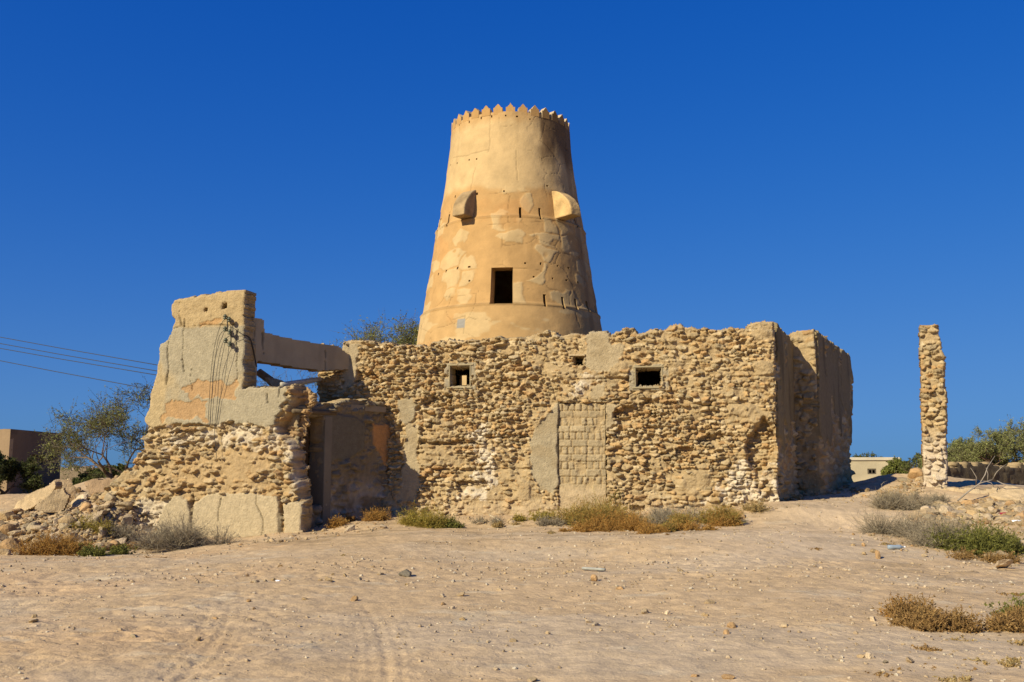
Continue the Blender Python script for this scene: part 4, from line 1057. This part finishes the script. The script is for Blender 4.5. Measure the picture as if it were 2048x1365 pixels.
def boxgrid(n):
    P_, Fq = [], []
    g = np.linspace(-1, 1, n + 1); A, B = np.meshgrid(g, g)
    for ax in range(3):
        for sg in (-1, 1):
            v = np.zeros(A.shape + (3,)); v[..., ax] = sg; v[..., (ax + 1) % 3] = A; v[..., (ax + 2) % 3] = B
            b = len(P_) * (n + 1) ** 2; i = np.arange((n + 1) ** 2).reshape(n + 1, n + 1) + b
            q = np.stack([i[:-1, :-1], i[:-1, 1:], i[1:, 1:], i[1:, :-1]], -1).reshape(-1, 4)
            P_.append(v.reshape(-1, 3)); Fq.append(q if sg > 0 else q[:, ::-1])
    return np.concatenate(P_), np.concatenate(Fq)
IVc, IFc = boxgrid(14)
SC_ = (.55, .41, .26)
def leanslab(pts, D, thick, lean, col, label, seed, turn=0.0):
    x0 = min(p[0] for p in pts); x1 = max(p[0] for p in pts); yb = max(p[1] for p in pts)
    PL = Plane(XY(x0, D), XY(x1, D + turn)); o = PL.poly(pts); us = [q[0] for q in o]; vs_ = [q[1] for q in o]; v0 = min(vs_)
    org = np.array([*PL.map((min(us) + max(us)) / 2, 0.0, 0.0)[:2], v0])
    def mp(u, v, dep):
        u, v, dep = np.broadcast_arrays(np.asarray(u, float), v, dep)
        return PL.map(u, v, dep + lean * (v - v0))
    def hc(U, V):
        H = .035 * fbm(U * 2.2, V * 2.2, seed, 4) + .02 * fbm(U * 9, V * 9, seed + 1, 4)
        return H, np.array(col) * (1 + .12 * fbm(U * 4, V * 4, seed + 2, 3))[..., None]
    ob = panel("wall_slab", mp, min(us) - .05, max(us) + .05, v0 - .08, max(vs_) + .08, .022, lambda U, V: inpoly(U, V, o), hc, thick, K=6, rag=.035, rough=.03, seed=seed, origin=org, edge=0, mat=M_ROCK, side_col=tuple(np.array(col) * .9))
    ob.location = [float(q) for q in org]; return tag(ob, label, "slab")
leanslab([(101, 967), (110, 963), (142, 960), (150, 975), (146, 1012), (118, 1018), (108, 990)], 24.1, .75, .1, (.58, .43, .27), "angular slab standing highest on the big rubble heap, one side shaded", 951, .25)
leanslab([(24, 1020), (30, 1008), (49, 993), (72, 979), (97, 966), (101, 973), (94, 990), (74, 1008), (58, 1022)], 23.5, .25, .25, (.57, .43, .27), "long tilted slab of fallen wall nearest the brown house", 952, -.3)
leanslab([(70, 1022), (72, 1011), (89, 996), (106, 983), (123, 975), (127, 984), (138, 992), (128, 1018), (112, 1026), (90, 1028)], 21.9, .30, .25, (.56, .42, .26), "tilted slab with a broken lower end, second from the brown house", 953, .2)
leanslab([(44, 1034), (51, 1027), (80, 1024), (110, 1021), (117, 1027), (114, 1034), (72, 1043), (50, 1042)], 22.1, .55, 1.1, (.52, .40, .27), "flat horizontal slab lying below the tilted slabs", 954)
leanslab([(130, 1026), (136, 1017), (146, 1009), (162, 1001), (166, 1008), (157, 1018), (138, 1032)], 22.2, .3, .7, (.56, .42, .27), "short tilted slab lying beside the hollow in the big rubble heap", 955)
leanslab([(156, 1044), (163, 1036), (181, 1026), (198, 1021), (199, 1029), (186, 1038), (168, 1048)], 21.5, .3, .8, (.60, .46, .31), "pale narrow slab sloping beside the yellow-green bush", 956)
leanslab([(165, 968), (176, 960), (242, 955), (246, 966), (225, 985), (180, 990)], 24.5, .4, .5, (.36, .25, .16), "slab in shade leaning under the wing's broken stepped edge", 957)  # darker colour than the other slabs, shade painted in

# gravel and rubble that nobody could count
def scatter(name, spots, sizes, label, cat, mat, cols, seed, sink=.3):
    rs = np.random.RandomState(seed); n = len(spots); base = [rockverts(IV1, 300 + k, 0, 5) for k in range(10)]
    VV, FF, CC = [], [], []; m = len(IV1)
    zz = terrain(spots[:, 0], spots[:, 1])
    for k in range(n):
        v = base[rs.randint(10)]; a, b = rs.uniform(0, 6.28), rs.uniform(-.6, .6)
        ca, sa, cb, sb = math.cos(a), math.sin(a), math.cos(b), math.sin(b)
        Rm = np.array([[ca, -sa, 0], [sa, ca, 0], [0, 0, 1]]) @ np.array([[1, 0, 0], [0, cb, -sb], [0, sb, cb]])
        s = sizes[k]; VV.append((v @ Rm.T) * s + np.array([spots[k, 0], spots[k, 1], zz[k] + s * (.5 - sink)])); FF.append(IF1 + k * m); CC.append(np.broadcast_to(cols[rs.randint(len(cols))] * rs.uniform(.85, 1.12), v.shape))
    me = raw_mesh(name, np.concatenate(VV), np.concatenate(FF), np.concatenate(CC), mat)
    o = mesh_obj(name, me); o['kind'] = 'stuff'; return tag(o, label, cat)
rs = np.random.RandomState(8)
cols_g = [np.array(q) for q in ((.66, .53, .39), (.58, .44, .29), (.72, .62, .49), (.48, .36, .24), (.62, .48, .33))]
N1 = 8000
yy = 6.2 + 15 * rs.rand(N1 * 2) ** 1.25; xx = (rs.rand(N1 * 2) - .5) * 2 * (yy * .60 + .5)
keep = (fbm(xx * .5, yy * .5, 95, 3) + .35 * sstep(-3, 3, xx) + rs.rand(N1 * 2) * .5) > .30
sp = np.stack([xx, yy], -1)[keep][:N1]
scatter("gravel", sp, .006 + .022 * rs.rand(len(sp)) ** 3.2 * (1 + .6 * (sp[:, 1] > 12)), "pale pebbles and stone chips strewn over the sand", "gravel", M_ROCK, cols_g, 2)
pts, sz = [], []
for poly, n, a, b in ((heapL, 1500, .03, .11), (heapR, 1200, .04, .14), ([(150, 985), (240, 950), (300, 1010), (300, 1090), (200, 1100)], 400, .03, .11), ([(1700, 1070), (1880, 1115), (2048, 1135), (2048, 1050), (1840, 1050)], 450, .015, .06),
        ([(430, 1085), (700, 1045), (840, 1030), (900, 1045), (640, 1080), (450, 1100)], 420, .01, .045), ([(840, 1028), (1560, 1002), (1760, 985), (1760, 1008), (1560, 1022), (1200, 1050), (860, 1050)], 600, .01, .045), ([(1750, 985), (1850, 945), (1850, 990), (1780, 1005)], 260, .03, .10),
        ([(1570, 975), (1700, 965), (1740, 985), (1570, 1000)], 220, .03, .12)):
    for x, y in in_px(poly, n, rn):
        d = ray(x, y); g = None; pts.append((x, y)); sz.append(a + (b - a) * rn.random() ** 2.2)
# vectorised ground hit
pts = np.array(pts); dxy = np.array([ray(x, y) for x, y in pts]); Ys = np.linspace(9, 34, 260)
T = Ys[None, :] / dxy[:, 1:2]; XX = dxy[:, 0:1] * T; ZZ = CAMZ + dxy[:, 2:3] * T; YY = np.broadcast_to(Ys, XX.shape)
hit = (ZZ <= terrain0(XX, YY)); kk = np.where(hit.any(1), hit.argmax(1), len(Ys) - 1); ar = np.arange(len(pts))
sp = np.stack([XX[ar, kk], YY[ar, kk]], -1) + rs.normal(size=(len(pts), 2)) * .05
scatter("rubble", sp, np.array(sz), "small broken stone filling the heaps and the foot of the walls", "rubble", M_ROCK, [np.array(q) for q in ROCKC], 3)
# coping stones lying on wall tops belong to the ruin
for px, py, s, k in ((1563, 655, .13, 1), (1090, 664, .16, 3), (1350, 652, .14, 3)):
    pass

# ------------------------------------------------------------------ vegetation
def ribbons(starts, dirs, lens, r0, bend, rs, nseg=3):
    """many thin 3-sided twigs at once -> verts, quads"""
    n = len(starts); pts = [starts]; d = dirs.copy(); p = starts.copy()
    for k in range(nseg):
        d = d + bend * rs.normal(size=(n, 3)); d /= np.linalg.norm(d, axis=1)[:, None]
        p = p + d * (lens / nseg)[:, None]; pts.append(p)
    up = rs.normal(size=(n, 3)); a = np.cross(dirs, up); a /= np.linalg.norm(a, axis=1)[:, None] + 1e-9; b = np.cross(dirs, a)
    V = []
    for k, q in enumerate(pts):
        r = (r0 * (1 - .75 * k / nseg))[:, None]
        for w in (0, 2.094, 4.189): V.append(q + (a * math.cos(w) + b * math.sin(w)) * r)
    V = np.stack(V, 1)            # n, (nseg+1)*3, 3
    F = []
    for k in range(nseg):
        for j in range(3): F.append([k * 3 + j, k * 3 + (j + 1) % 3, (k + 1) * 3 + (j + 1) % 3, (k + 1) * 3 + j])
    F = np.array(F)[None] + (np.arange(n) * (nseg + 1) * 3)[:, None, None]
    return V.reshape(-1, 3), F.reshape(-1, 4), np.stack(pts, 1)
def leaves(cent, size, rs, aspect=2.2):
    n = len(cent); a = rs.normal(size=(n, 3)); a /= np.linalg.norm(a, axis=1)[:, None]; b = np.cross(a, rs.normal(size=(n, 3))); b /= np.linalg.norm(b, axis=1)[:, None]
    s = (size * rs.uniform(.6, 1.3, n))[:, None]
    V = np.stack([cent - a * s * aspect / 2, cent - b * s / 2, cent + a * s * aspect / 2, cent + b * s / 2], 1).reshape(-1, 3)
    return V, np.arange(n * 4).reshape(-1, 4)
def shrub(px, py, w, h, kind, label, group, seed, name="desert_shrub", depth=None, n=None, base=None):
    rs = np.random.RandomState(seed); g = ghit(px, py) if base is None else base
    depth = depth or w * .7; h = h * 1.5; w = w * 1.25
    cols = {'grey': [(.36, .30, .22), (.30, .25, .19), (.42, .36, .27)], 'orange': [(.46, .24, .06), (.38, .20, .06), (.50, .31, .10)], 'brown': [(.34, .20, .08), (.28, .17, .07), (.42, .27, .11)],
            'yellow': [(.40, .32, .07), (.33, .29, .07), (.46, .33, .08)], 'green': [(.20, .21, .06), (.27, .26, .06), (.15, .15, .05)], 'straw': [(.52, .40, .20), (.44, .33, .16), (.40, .26, .10)], 'mix': [(.40, .24, .07), (.34, .30, .08), (.46, .30, .10)]}[kind]
    n = int(n * 1.35) if n else int(600 * max(.5, w * 1.2) * max(.7, depth))
    # several crowns so the outline is uneven
    nc = max(3, int(w * 4)); cx = rs.uniform(-.42, .42, nc) * w; cy = rs.uniform(-.4, .4, nc) * depth; ch = h * rs.uniform(.55, 1.0, nc) * (1 - .5 * np.abs(cx / w * 2) ** 2)
    ci = rs.randint(nc, size=n)
    st = np.stack([cx[ci] + rs.normal(size=n) * .04 * w, cy[ci] + rs.normal(size=n) * .04, np.full(n, -.03)], -1)
    az = rs.uniform(0, 6.28, n); el = np.arcsin(rs.uniform(.08, .96, n)); ln = ch[ci] * rs.uniform(.55, 1.05, n) * (.75 + .25 * np.sin(el))
    dr = np.stack([np.cos(az) * np.cos(el), np.sin(az) * np.cos(el), np.sin(el)], -1)
    V1, F1, Q = ribbons(st, dr, ln, np.where(rs.rand(n) < .06, .009, .0045), .20, rs)
    m = n * 5; i = rs.randint(n, size=m); t = rs.uniform(.25, 1, m); k = np.minimum((t * 3).astype(int), 2); f = (t * 3 - k)[:, None]
    s2 = Q[i, k] * (1 - f) + Q[i, k + 1] * f; d2 = dr[i] * .8 + rs.normal(size=(m, 3)) * .6; d2 /= np.linalg.norm(d2, axis=1)[:, None]
    V2, F2, Q2 = ribbons(s2, d2, ln[i] * rs.uniform(.12, .34, m), np.full(m, .003), .2, rs, 2)
    C = np.array(cols)
    c1 = np.repeat(C[rs.randint(len(C), size=n)] * .8, 12, 0); c2 = np.repeat(C[rs.randint(len(C), size=m)] * rs.uniform(.85, 1.15, (m, 1)), 9, 0)
    r = root(name, g, label, "shrub", group)
    me = raw_mesh("twigs", np.concatenate([V1, V2]), np.concatenate([F1, F2 + len(V1)]), np.concatenate([c1, c2]), M_TWIG)
    mesh_obj("twigs", me, r)
    if kind != 'grey':
        q = n * (16 if kind == 'green' else 11); i = rs.randint(m, size=q); f = rs.uniform(.2, 1.05, (q, 1)); cen = Q2[i, 0] * (1 - f) + Q2[i, 2] * f + rs.normal(size=(q, 3)) * .006
        V3, F3 = leaves(cen, .013 if kind != 'green' else .017, rs)
        c3 = np.repeat(C[rs.randint(len(C), size=q)] * rs.uniform(.85, 1.25, (q, 1)), 4, 0)
        mesh_obj("foliage", raw_mesh("foliage", V3, F3, c3, M_LEAF), r)
    return r
# left heap
shrub(400, 1092, 1.9, .62, 'grey', "wide grey dry bush against the wing's plastered base", "bushes at the foot of the ruin", 1, n=900)
shrub(315, 1098, .9, .30, 'brown', "low brown-grey bush between the rubble heap and the wide grey bush", "bushes at the foot of the ruin", 2)
shrub(110, 1108, 1.25, .50, 'orange', "rusty orange bush in front of the big rubble heap", "bushes at the big rubble heap", 3, n=620)
shrub(182, 1112, .95, .26, 'green', "low green cushion plant beside the rusty orange bush", "bushes at the big rubble heap", 4)
shrub(182, 1062, .65, .38, 'yellow', "yellow-green bush growing among the stones of the big rubble heap", "bushes at the big rubble heap", 5)
shrub(232, 1075, .6, .42, 'grey', "small grey bush between the big rubble heap and the wing", "bushes at the big rubble heap", 6)
shrub(365, 1098, .3, .12, 'orange', "tiny orange tuft in front of the wide grey bush", "bushes at the foot of the ruin", 7)
# courtyard
shrub(655, 1054, .62, .32, 'orange', "bright orange tuft in the sun where the shaded court begins", "tufts in front of the shaded court", 8, n=420)
shrub(625, 1048, .4, .22, 'green', "dim green tuft in the shade behind the bright orange tuft", "tufts in front of the shaded court", 9)
shrub(738, 1044, .85, .30, 'orange', "orange tuft half in shade in front of the shaded court wall", "tufts in front of the shaded court", 10, n=480)
shrub(862, 1054, .95, .45, 'yellow', "yellow-green spreading bush at the edge of the cast shadow", "bushes at the foot of the ruin", 11, n=640)
shrub(908, 1056, .4, .25, 'green', "small bright green tuft touching the yellow-green spreading bush", "bushes at the foot of the ruin", 12)
shrub(975, 1048, .7, .22, 'grey', "flat grey twiggy bush at the foot of the front wall", "bushes at the foot of the ruin", 13)
shrub(1075, 1040, .8, .26, 'yellow', "low yellow bush below the large plaster patch on the front wall", "bushes at the foot of the ruin", 14)
shrub(1125, 1052, .9, .30, 'grey', "grey bush just below the plaster patch beside the bricked-up doorway", "bushes at the foot of the ruin", 15)
shrub(1205, 1050, 1.5, .66, 'mix', "tallest orange-brown bush, just below the bricked-up doorway", "bushes at the foot of the ruin", 16, n=1200)
shrub(1240, 1060, 1.3, .40, 'orange', "orange bush in front of the tallest orange-brown bush", "bushes at the foot of the ruin", 17, n=700)
shrub(1300, 1052, .9, .36, 'straw', "straw-coloured bush in the middle of the bush row", "bushes at the foot of the ruin", 18)
shrub(1360, 1046, 1.0, .48, 'grey', "grey feathery bush below the empty square window, in the bush row", "bushes at the foot of the ruin", 19, n=650)
shrub(1412, 1050, 1.1, .44, 'mix', "orange-brown bush near the tan boulder end of the bush row", "bushes at the foot of the ruin", 20, n=700)
shrub(1452, 1052, .45, .34, 'orange', "small orange bush that ends the bush row near the tan boulder", "bushes at the foot of the ruin", 21)
for k_, (x_, y_, w_, h_, kd, lb) in enumerate(((1020, 1050, .6, .13, 'straw', "flat straw-coloured growth between the grey twiggy bush and the yellow bush"), (1165, 1062, .8, .22, 'orange', "low rusty growth in front of the grey bush by the bricked-up doorway"),
        (1285, 1066, .9, .24, 'orange', "low rusty growth at the front of the straw-coloured bush"), (1335, 1062, .8, .22, 'mix', "low orange-brown growth in front of the grey feathery bush"), (1385, 1062, .8, .24, 'orange', "low rusty growth between the grey feathery bush and the orange-brown bush"))):
    shrub(x_, y_, w_, h_, kd, lb, "bushes at the foot of the ruin", 140 + k_)
shrub(1515, 1022, .65, .26, 'straw', "sparse straw tuft by the eroded corner of the front wall", "bushes at the foot of the ruin", 22, n=200)
shrub(1585, 1002, .3, .16, 'straw', "tiny straw tuft at the side wall's shadow", "bushes at the foot of the ruin", 23, n=120)
# right
shrub(1758, 1012, .62, .38, 'straw', "orange-straw bush at the end of the path", "bushes around the pillar rubble", 24, n=420)
shrub(1800, 1020, 1.0, .55, 'grey', "grey-brown thicket behind the orange-straw bush", "bushes around the pillar rubble", 25, n=800)
shrub(1855, 1004, .9, .28, 'grey', "grey bush at the foot of the broken pillar", "bushes around the pillar rubble", 26, n=360)
shrub(1780, 1072, 1.2, .55, 'grey', "large grey twiggy bush beside the path", "bushes around the pillar rubble", 27, n=620)
shrub(1880, 1094, .85, .52, 'grey', "grey bush touching the broad dark green bush", "bushes around the pillar rubble", 28, n=560)
shrub(1968, 1106, 1.3, .55, 'green', "broad dark green bush with yellow-green tips", "bushes around the pillar rubble", 29, n=1500)
shrub(1960, 1122, 1.0, .20, 'brown', "low brown growth under the broad green bush", "bushes around the pillar rubble", 30)
shrub(1905, 1252, 1.25, .27, 'brown', "sprawling brown bush alone on the open sand", "bushes on the open sand", 31, n=1150, depth=.9)
shrub(2000, 1258, 1.0, .24, 'brown', "second brown bush merging into the sprawling brown bush at the photo's edge", "bushes on the open sand", 34, n=800)
shrub(1820, 1238, .55, .18, 'orange', "thin orange side shoots beside the sprawling brown bush", "bushes on the open sand", 32, n=220)
shrub(2042, 1246, .34, .22, 'green', "greenish shoots next to the sprawling brown bush on the sand", "bushes on the open sand", 33)
for k, (x, y, w, h) in enumerate(((1880, 1300, .5, .05), (1990, 1290, .7, .07), (1870, 1340, .6, .05), (2020, 1330, .5, .07), (1760, 1352, .4, .04), (1950, 1362, .5, .06), (1640, 1100, .5, .05), (1760, 1090, .5, .06), (2020, 1190, .5, .05), (820, 1168, .25, .03), (560, 1132, .3, .03), (700, 1110, .3, .03), (320, 1118, .5, .05), (1100, 1066, .5, .05), (1350, 1068, .5, .05))):
    shrub(x, y, w, h, 'straw' if k % 2 else 'brown', "flat dry grass tuft pressed to the sand", "flat grass tufts on the sand", 60 + k, name="grass_tuft", n=90)

def tree(base, H, spread, seed, label, leafc, density=1.0, name="acacia_tree", group=None, leaf=.05, lean=(0, 0), open_=.5, levels=5, trunk_r=.14, stems=3, low=.1, scatter_r=.16):
    rs = np.random.RandomState(seed); rnd = random.Random(seed); mbt = MB(); tips = []; segs = []
    def grow(p, d, L, r, lv):
        pts = [p]; rad = [r]; n = 4
        for k in range(n):
            d = (d + Vector((rnd.gauss(0, .13), rnd.gauss(0, .13), rnd.gauss(0.02, .09)))).normalized(); p = p + d * L / n; pts.append(p); rad.append(r * (1 - .4 * (k + 1) / n))
        mbt.tube(pts, rad, 6 if lv < 2 else 4, (.20 + .05 * rnd.random(), .155, .11), caps=False)
        if lv >= 2: segs.append((pts[0], pts[-1], lv))
        if lv >= levels: tips.append((pts[-1], d)); return
        for k in range(rnd.choice([2, 3, 3])):
            a = Vector((rnd.gauss(0, 1), rnd.gauss(0, 1), rnd.gauss(.1, .6))); a = (a - d * a.dot(d)).normalized()
            nd = (d * (1 - open_ * .55) + a * (.35 + open_ * .5) * rnd.uniform(.7, 1.3)); nd.z = max(nd.z, -.15); nd.normalize()
            grow(pts[-1] if k else pts[3], nd, L * rnd.uniform(.62, .86), rad[-1] * .72, lv + 1)
    for s in range(stems):
        a = 6.28 * s / stems + rnd.uniform(-.5, .5)
        d = Vector((math.cos(a) * spread + lean[0], math.sin(a) * spread * .7 + lean[1], 1)).normalized()
        grow(Vector((math.cos(a) * .1, math.sin(a) * .1, -.1)), d, H * rnd.uniform(.24, .32), trunk_r * rnd.uniform(.7, 1), 0)
    r = root(name, base, label, "tree", group)
    mbt.build("trunk", M_BARK, r, smooth=True)
    tp = np.array([t[0][:] for t in tips]); td = np.array([t[1][:] for t in tips])
    nt_ = int(len(tp) * 14 * density); i = rs.randint(len(tp), size=nt_)
    back = rs.uniform(0, 1, (nt_, 1)) ** 1.5 * (H * .12)
    st = tp[i] - td[i] * back + rs.normal(size=(nt_, 3)) * .03; dr = td[i] * .6 + rs.normal(size=(nt_, 3)) * .55; dr /= np.linalg.norm(dr, axis=1)[:, None]
    ln = H * rs.uniform(.05, .13, nt_)
    V1, F1, Q = ribbons(st, dr, ln, np.full(nt_, .006), .15, rs)
    q = int(nt_ * 13 * density); i = rs.randint(nt_, size=q); t = rs.uniform(.15, 1, q) * 3; k = np.minimum(t.astype(int), 2); f = (t - k)[:, None]
    cen = Q[i, k] * (1 - f) + Q[i, k + 1] * f + rs.normal(size=(q, 3)) * .02
    V2, F2 = leaves(cen, leaf, rs, 2.6)
    C = np.array(leafc); cl = hash2(np.arange(nt_), 3, seed)[i]
    c2 = np.repeat(C[rs.randint(len(C), size=q)] * (.7 + .6 * cl)[:, None], 4, 0); c1 = np.repeat(np.full((nt_, 3), 1.0) * np.array([.20, .17, .12]), 12, 0)
    me = raw_mesh("crown", np.concatenate([V1, V2]), np.concatenate([F1, F2 + len(V1)]), np.concatenate([c1, c2]), M_LEAF)
    mesh_obj("crown", me, r); return r
GL2 = [(.24, .27, .08), (.30, .31, .11), (.18, .20, .07)]
GL = [(.13, .15, .045), (.17, .18, .06), (.10, .12, .04)]
def gp(px, Y): x, y = XY(px, Y); return np.array([x, y, gz(x, y)])
tree(gp(268, 26), 4.0, .75, 101, "feathery acacia with bare twigs leaning out from behind the wing's stepped broken edge", GL2, .46, leaf=.021, lean=(-.35, 0), levels=5, trunk_r=.10, open_=.6)
tree(gp(-5, 31), 2.0, .6, 102, "dense dark green tree in front of the brown house", [(.07, .09, .03), (.10, .115, .035), (.06, .07, .025)], 1.0, leaf=.028, levels=5)
tree(gp(818, 35), 7.9, .08, 103, "acacia crown showing above the wall beside the tower", GL2, .7, leaf=.03, levels=5, trunk_r=.12, open_=.30)
tree(gp(612, 29), 5.5, .4, 104, "twiggy acacia seen through the gap under the concrete beam", GL, .4, leaf=.016, levels=5, trunk_r=.09)
tree(gp(1975, 37), 2.6, 1.0, 105, "spreading green acacia just behind the broken pillar", [(.30, .32, .12), (.36, .37, .15), (.23, .25, .09)], .62, leaf=.024, levels=5, open_=.65, stems=4)
tree(gp(2060, 36), 2.8, 1.0, 106, "largest green acacia behind the shaded wall, cut by the photo's edge", [(.30, .32, .12), (.36, .37, .15), (.23, .25, .09)], .62, leaf=.024, levels=5, open_=.65, stems=4)
tree(gp(1925, 42), 2.1, 1.0, 107, "low green acacia farthest back behind the broken pillar", [(.27, .29, .10), (.31, .33, .12)], .7, leaf=.03, levels=5, open_=.65, stems=4)
tree(gp(1838, 45), 2.0, .7, 108, "thin wispy bush-like tree peeking out behind the mound beside the pillar", GL, .35, leaf=.04, levels=4)
tree(gp(1800, 62), 1.9, .6, 109, "small yellow-green bush tree beside the far pale house", [(.22, .24, .06), (.16, .18, .05)], .9, leaf=.06, levels=4)
tree(gp(1735, 78), 3.3, .9, 110, "small tree top poking over the roof of the far pale house", GL, .5, leaf=.06, levels=4)
tree(gp(172, 34), 1.1, .9, 111, "low green scrub behind the fallen slabs", GL, .8, leaf=.04, levels=4)
tree(gp(215, 40), 1.5, .9, 112, "low green scrub before the long low wall, under the feathery acacia", GL, .8, leaf=.05, levels=4)

# dead branch at the right
mb = MB()
def br(pts, r, D): mb.tube([P(x, y, D + dz) for x, y, dz in pts], r, 6, (.36, .31, .27))
DB = 22.4
br([(1915, 1002, 0), (1935, 985, 0), (1960, 967, .1), (1985, 960, .1)], [.022, .02, .017, .014], DB)
br([(1960, 967, .1), (1970, 950, .1), (1975, 935, .2), (1990, 912, .2)], [.014, .012, .009, .005], DB)
br([(1952, 970, .1), (1953, 955, 0), (1947, 945, 0), (1941, 936, 0)], [.013, .011, .008, .005], DB)
br([(1975, 962, .1), (1976, 948, .1), (1972, 936, .1)], [.010, .008, .004], DB)
br([(1985, 960, .1), (1993, 945, 0), (2003, 935, 0), (2014, 928, 0)], [.012, .010, .007, .004], DB)
br([(1972, 963, .1), (1982, 966, 0), (1988, 974, 0)], [.010, .008, .006], DB)
br([(1994, 962, .1), (2005, 968, 0), (2022, 971, 0), (2050, 974, 0), (2070, 980, 0)], [.012, .012, .010, .008, .005], DB)
o = mb.build("dead_branch", M_BARK, None, smooth=True, origin=P(1915, 1002, DB)); tag(o, "bare grey dead branch with forking twigs propped on the low footing", "branch")

# timber and debris on the porch roof
def tubeobj(name, a, b, r0, r1, col, label, cat, mat=M_WOOD, n=10, sag=0.0):
    m = MB(); a = Vector(a); b = Vector(b); pts = []; rd = []
    for k in range(7): t = k / 6; q = a.lerp(b, t); q.z -= sag * 4 * t * (1 - t); pts.append(q); rd.append(r0 * (1 - t) + r1 * t)
    m.tube(pts, rd, n, col); o = m.build(name, mat, None, smooth=True, origin=a); return tag(o, label, cat)
tubeobj("timber_pole", P(562, 771, 22.4), P(640, 759, 24.2), .075, .06, (.52, .48, .42), "pale grey pole lying across the gap under the beam", "pole")
tubeobj("timber_beam", P(518, 745, 23.2), P(556, 772, 23.0), .10, .10, (.26, .19, .13), "dark slanting timber beam under the high end of the concrete beam", "beam")
rock(P(553, 768, 23.0), .24, "grey-brown masonry chunk resting under the concrete beam", me=rock_me[2], sink=.5, scl=(.34, .28, .22), rot=(.2, .3, .4))
rock(P(530, 776, 22.9), .14, "small tan stone beside the masonry chunk under the beam", me=rock_me[1], sink=.5)
tubeobj("timber_stick", P(978, 1030, 22.4), P(1000, 1042, 22.0), .015, .012, (.5, .42, .3), "short pale stick lying below the yellow bush row", "stick")
g1, g2 = ghit(1165, 1143), ghit(1210, 1145)
tubeobj("timber_stick", g1 + np.array([0, 0, .03]), g2 + np.array([0, 0, .03]), .022, .022, (.40, .40, .38), "straight grey bar lying on the open sand", "bar")
# a stone coping corner on the ruin
bpx = P(1562, 657, 23.4)

# overhead cables
for k, (a, b, lab) in enumerate((((-500, 571, 42), (352, 737, 22.8), "topmost overhead cable crossing the sky towards the ruin"), ((-500, 585, 42), (352, 749, 22.8), "second overhead cable from the top"),
                            ((-500, 597, 42), (352, 757, 22.8), "third overhead cable from the top"), ((-500, 612, 42), (334, 785, 22.8), "lowest overhead cable, hanging apart from the other three"))):
    tubeobj("overhead_cable", P(*a), P(*b), .014, .010, (1, 1, 1), lab, "cable", M_CABLE, 5, sag=.12)

# ------------------------------------------------------------------ litter
m_pl = mk("clear_plastic", tint=(.26, .31, .34), rough=.15, spec=.6); m_lab = mk("paper_label", tint=(.8, .78, .74), rough=.6)
g = ghit(1790, 1102); bt = root("plastic_bottle", g + np.array([0, 0, .045]), "crushed pale plastic bottle lying on the sand near the grey bush", "bottle")
mb = MB(); mb.tube([(-.13, 0, 0), (-.12, 0, .0), (-.05, .005, 0), (0, 0, .004), (.07, 0, 0), (.11, .003, 0), (.14, .003, 0), (.17, .003, 0)], [.02, .04, .042, .034, .042, .035, .014, .014], 12); mb.build("bottle_body", m_pl, bt, smooth=True)
mb = MB(); mb.tube([(.165, .003, 0), (.19, .003, 0)], .018, 10); mb.build("cap", m_lab, bt)
bt.rotation_euler = (0, 0, .1)
for x, y, lab, cc, s in ((1776, 1064, "white crumpled scrap of litter in the large grey bush", (.8, .8, .8), .09), (2032, 1048, "white scrap of litter below the rounded masonry lump", (.85, .85, .85), .1),
                      (1778, 1228, "small blue plastic scrap beside the sprawling brown bush", (.03, .10, .55), .035), (2012, 1030, "dark red cloth rag among the stones", (.32, .02, .05), .13), (2038, 1034, "yellow-orange cloth rag beside the dark red rag", (.62, .36, .05), .13), (557, 1160, "white paper scrap by the pale stones in the sand", (.75, .78, .82), .035), (1862, 1242, "white crumpled paper ball before the sprawling brown bush", (.8, .75, .68), .035)):
    v = rockverts(IV, int(x)); v = v * s * np.array([1.3, .8, .5]); v = v * (1 + .25 * fbm(v[:, 0] * 30 / s * .05, v[:, 1] * 30 / s * .05, int(y), 3))[:, None]
    me = raw_mesh("litter_scrap", v, IF, None, mk("litter_" + str(int(x)), tint=cc, rough=.6)); o = mesh_obj("litter_scrap", me, None, ghit(x, y) + np.array([0, 0, s * .25])); tag(o, lab, "litter")
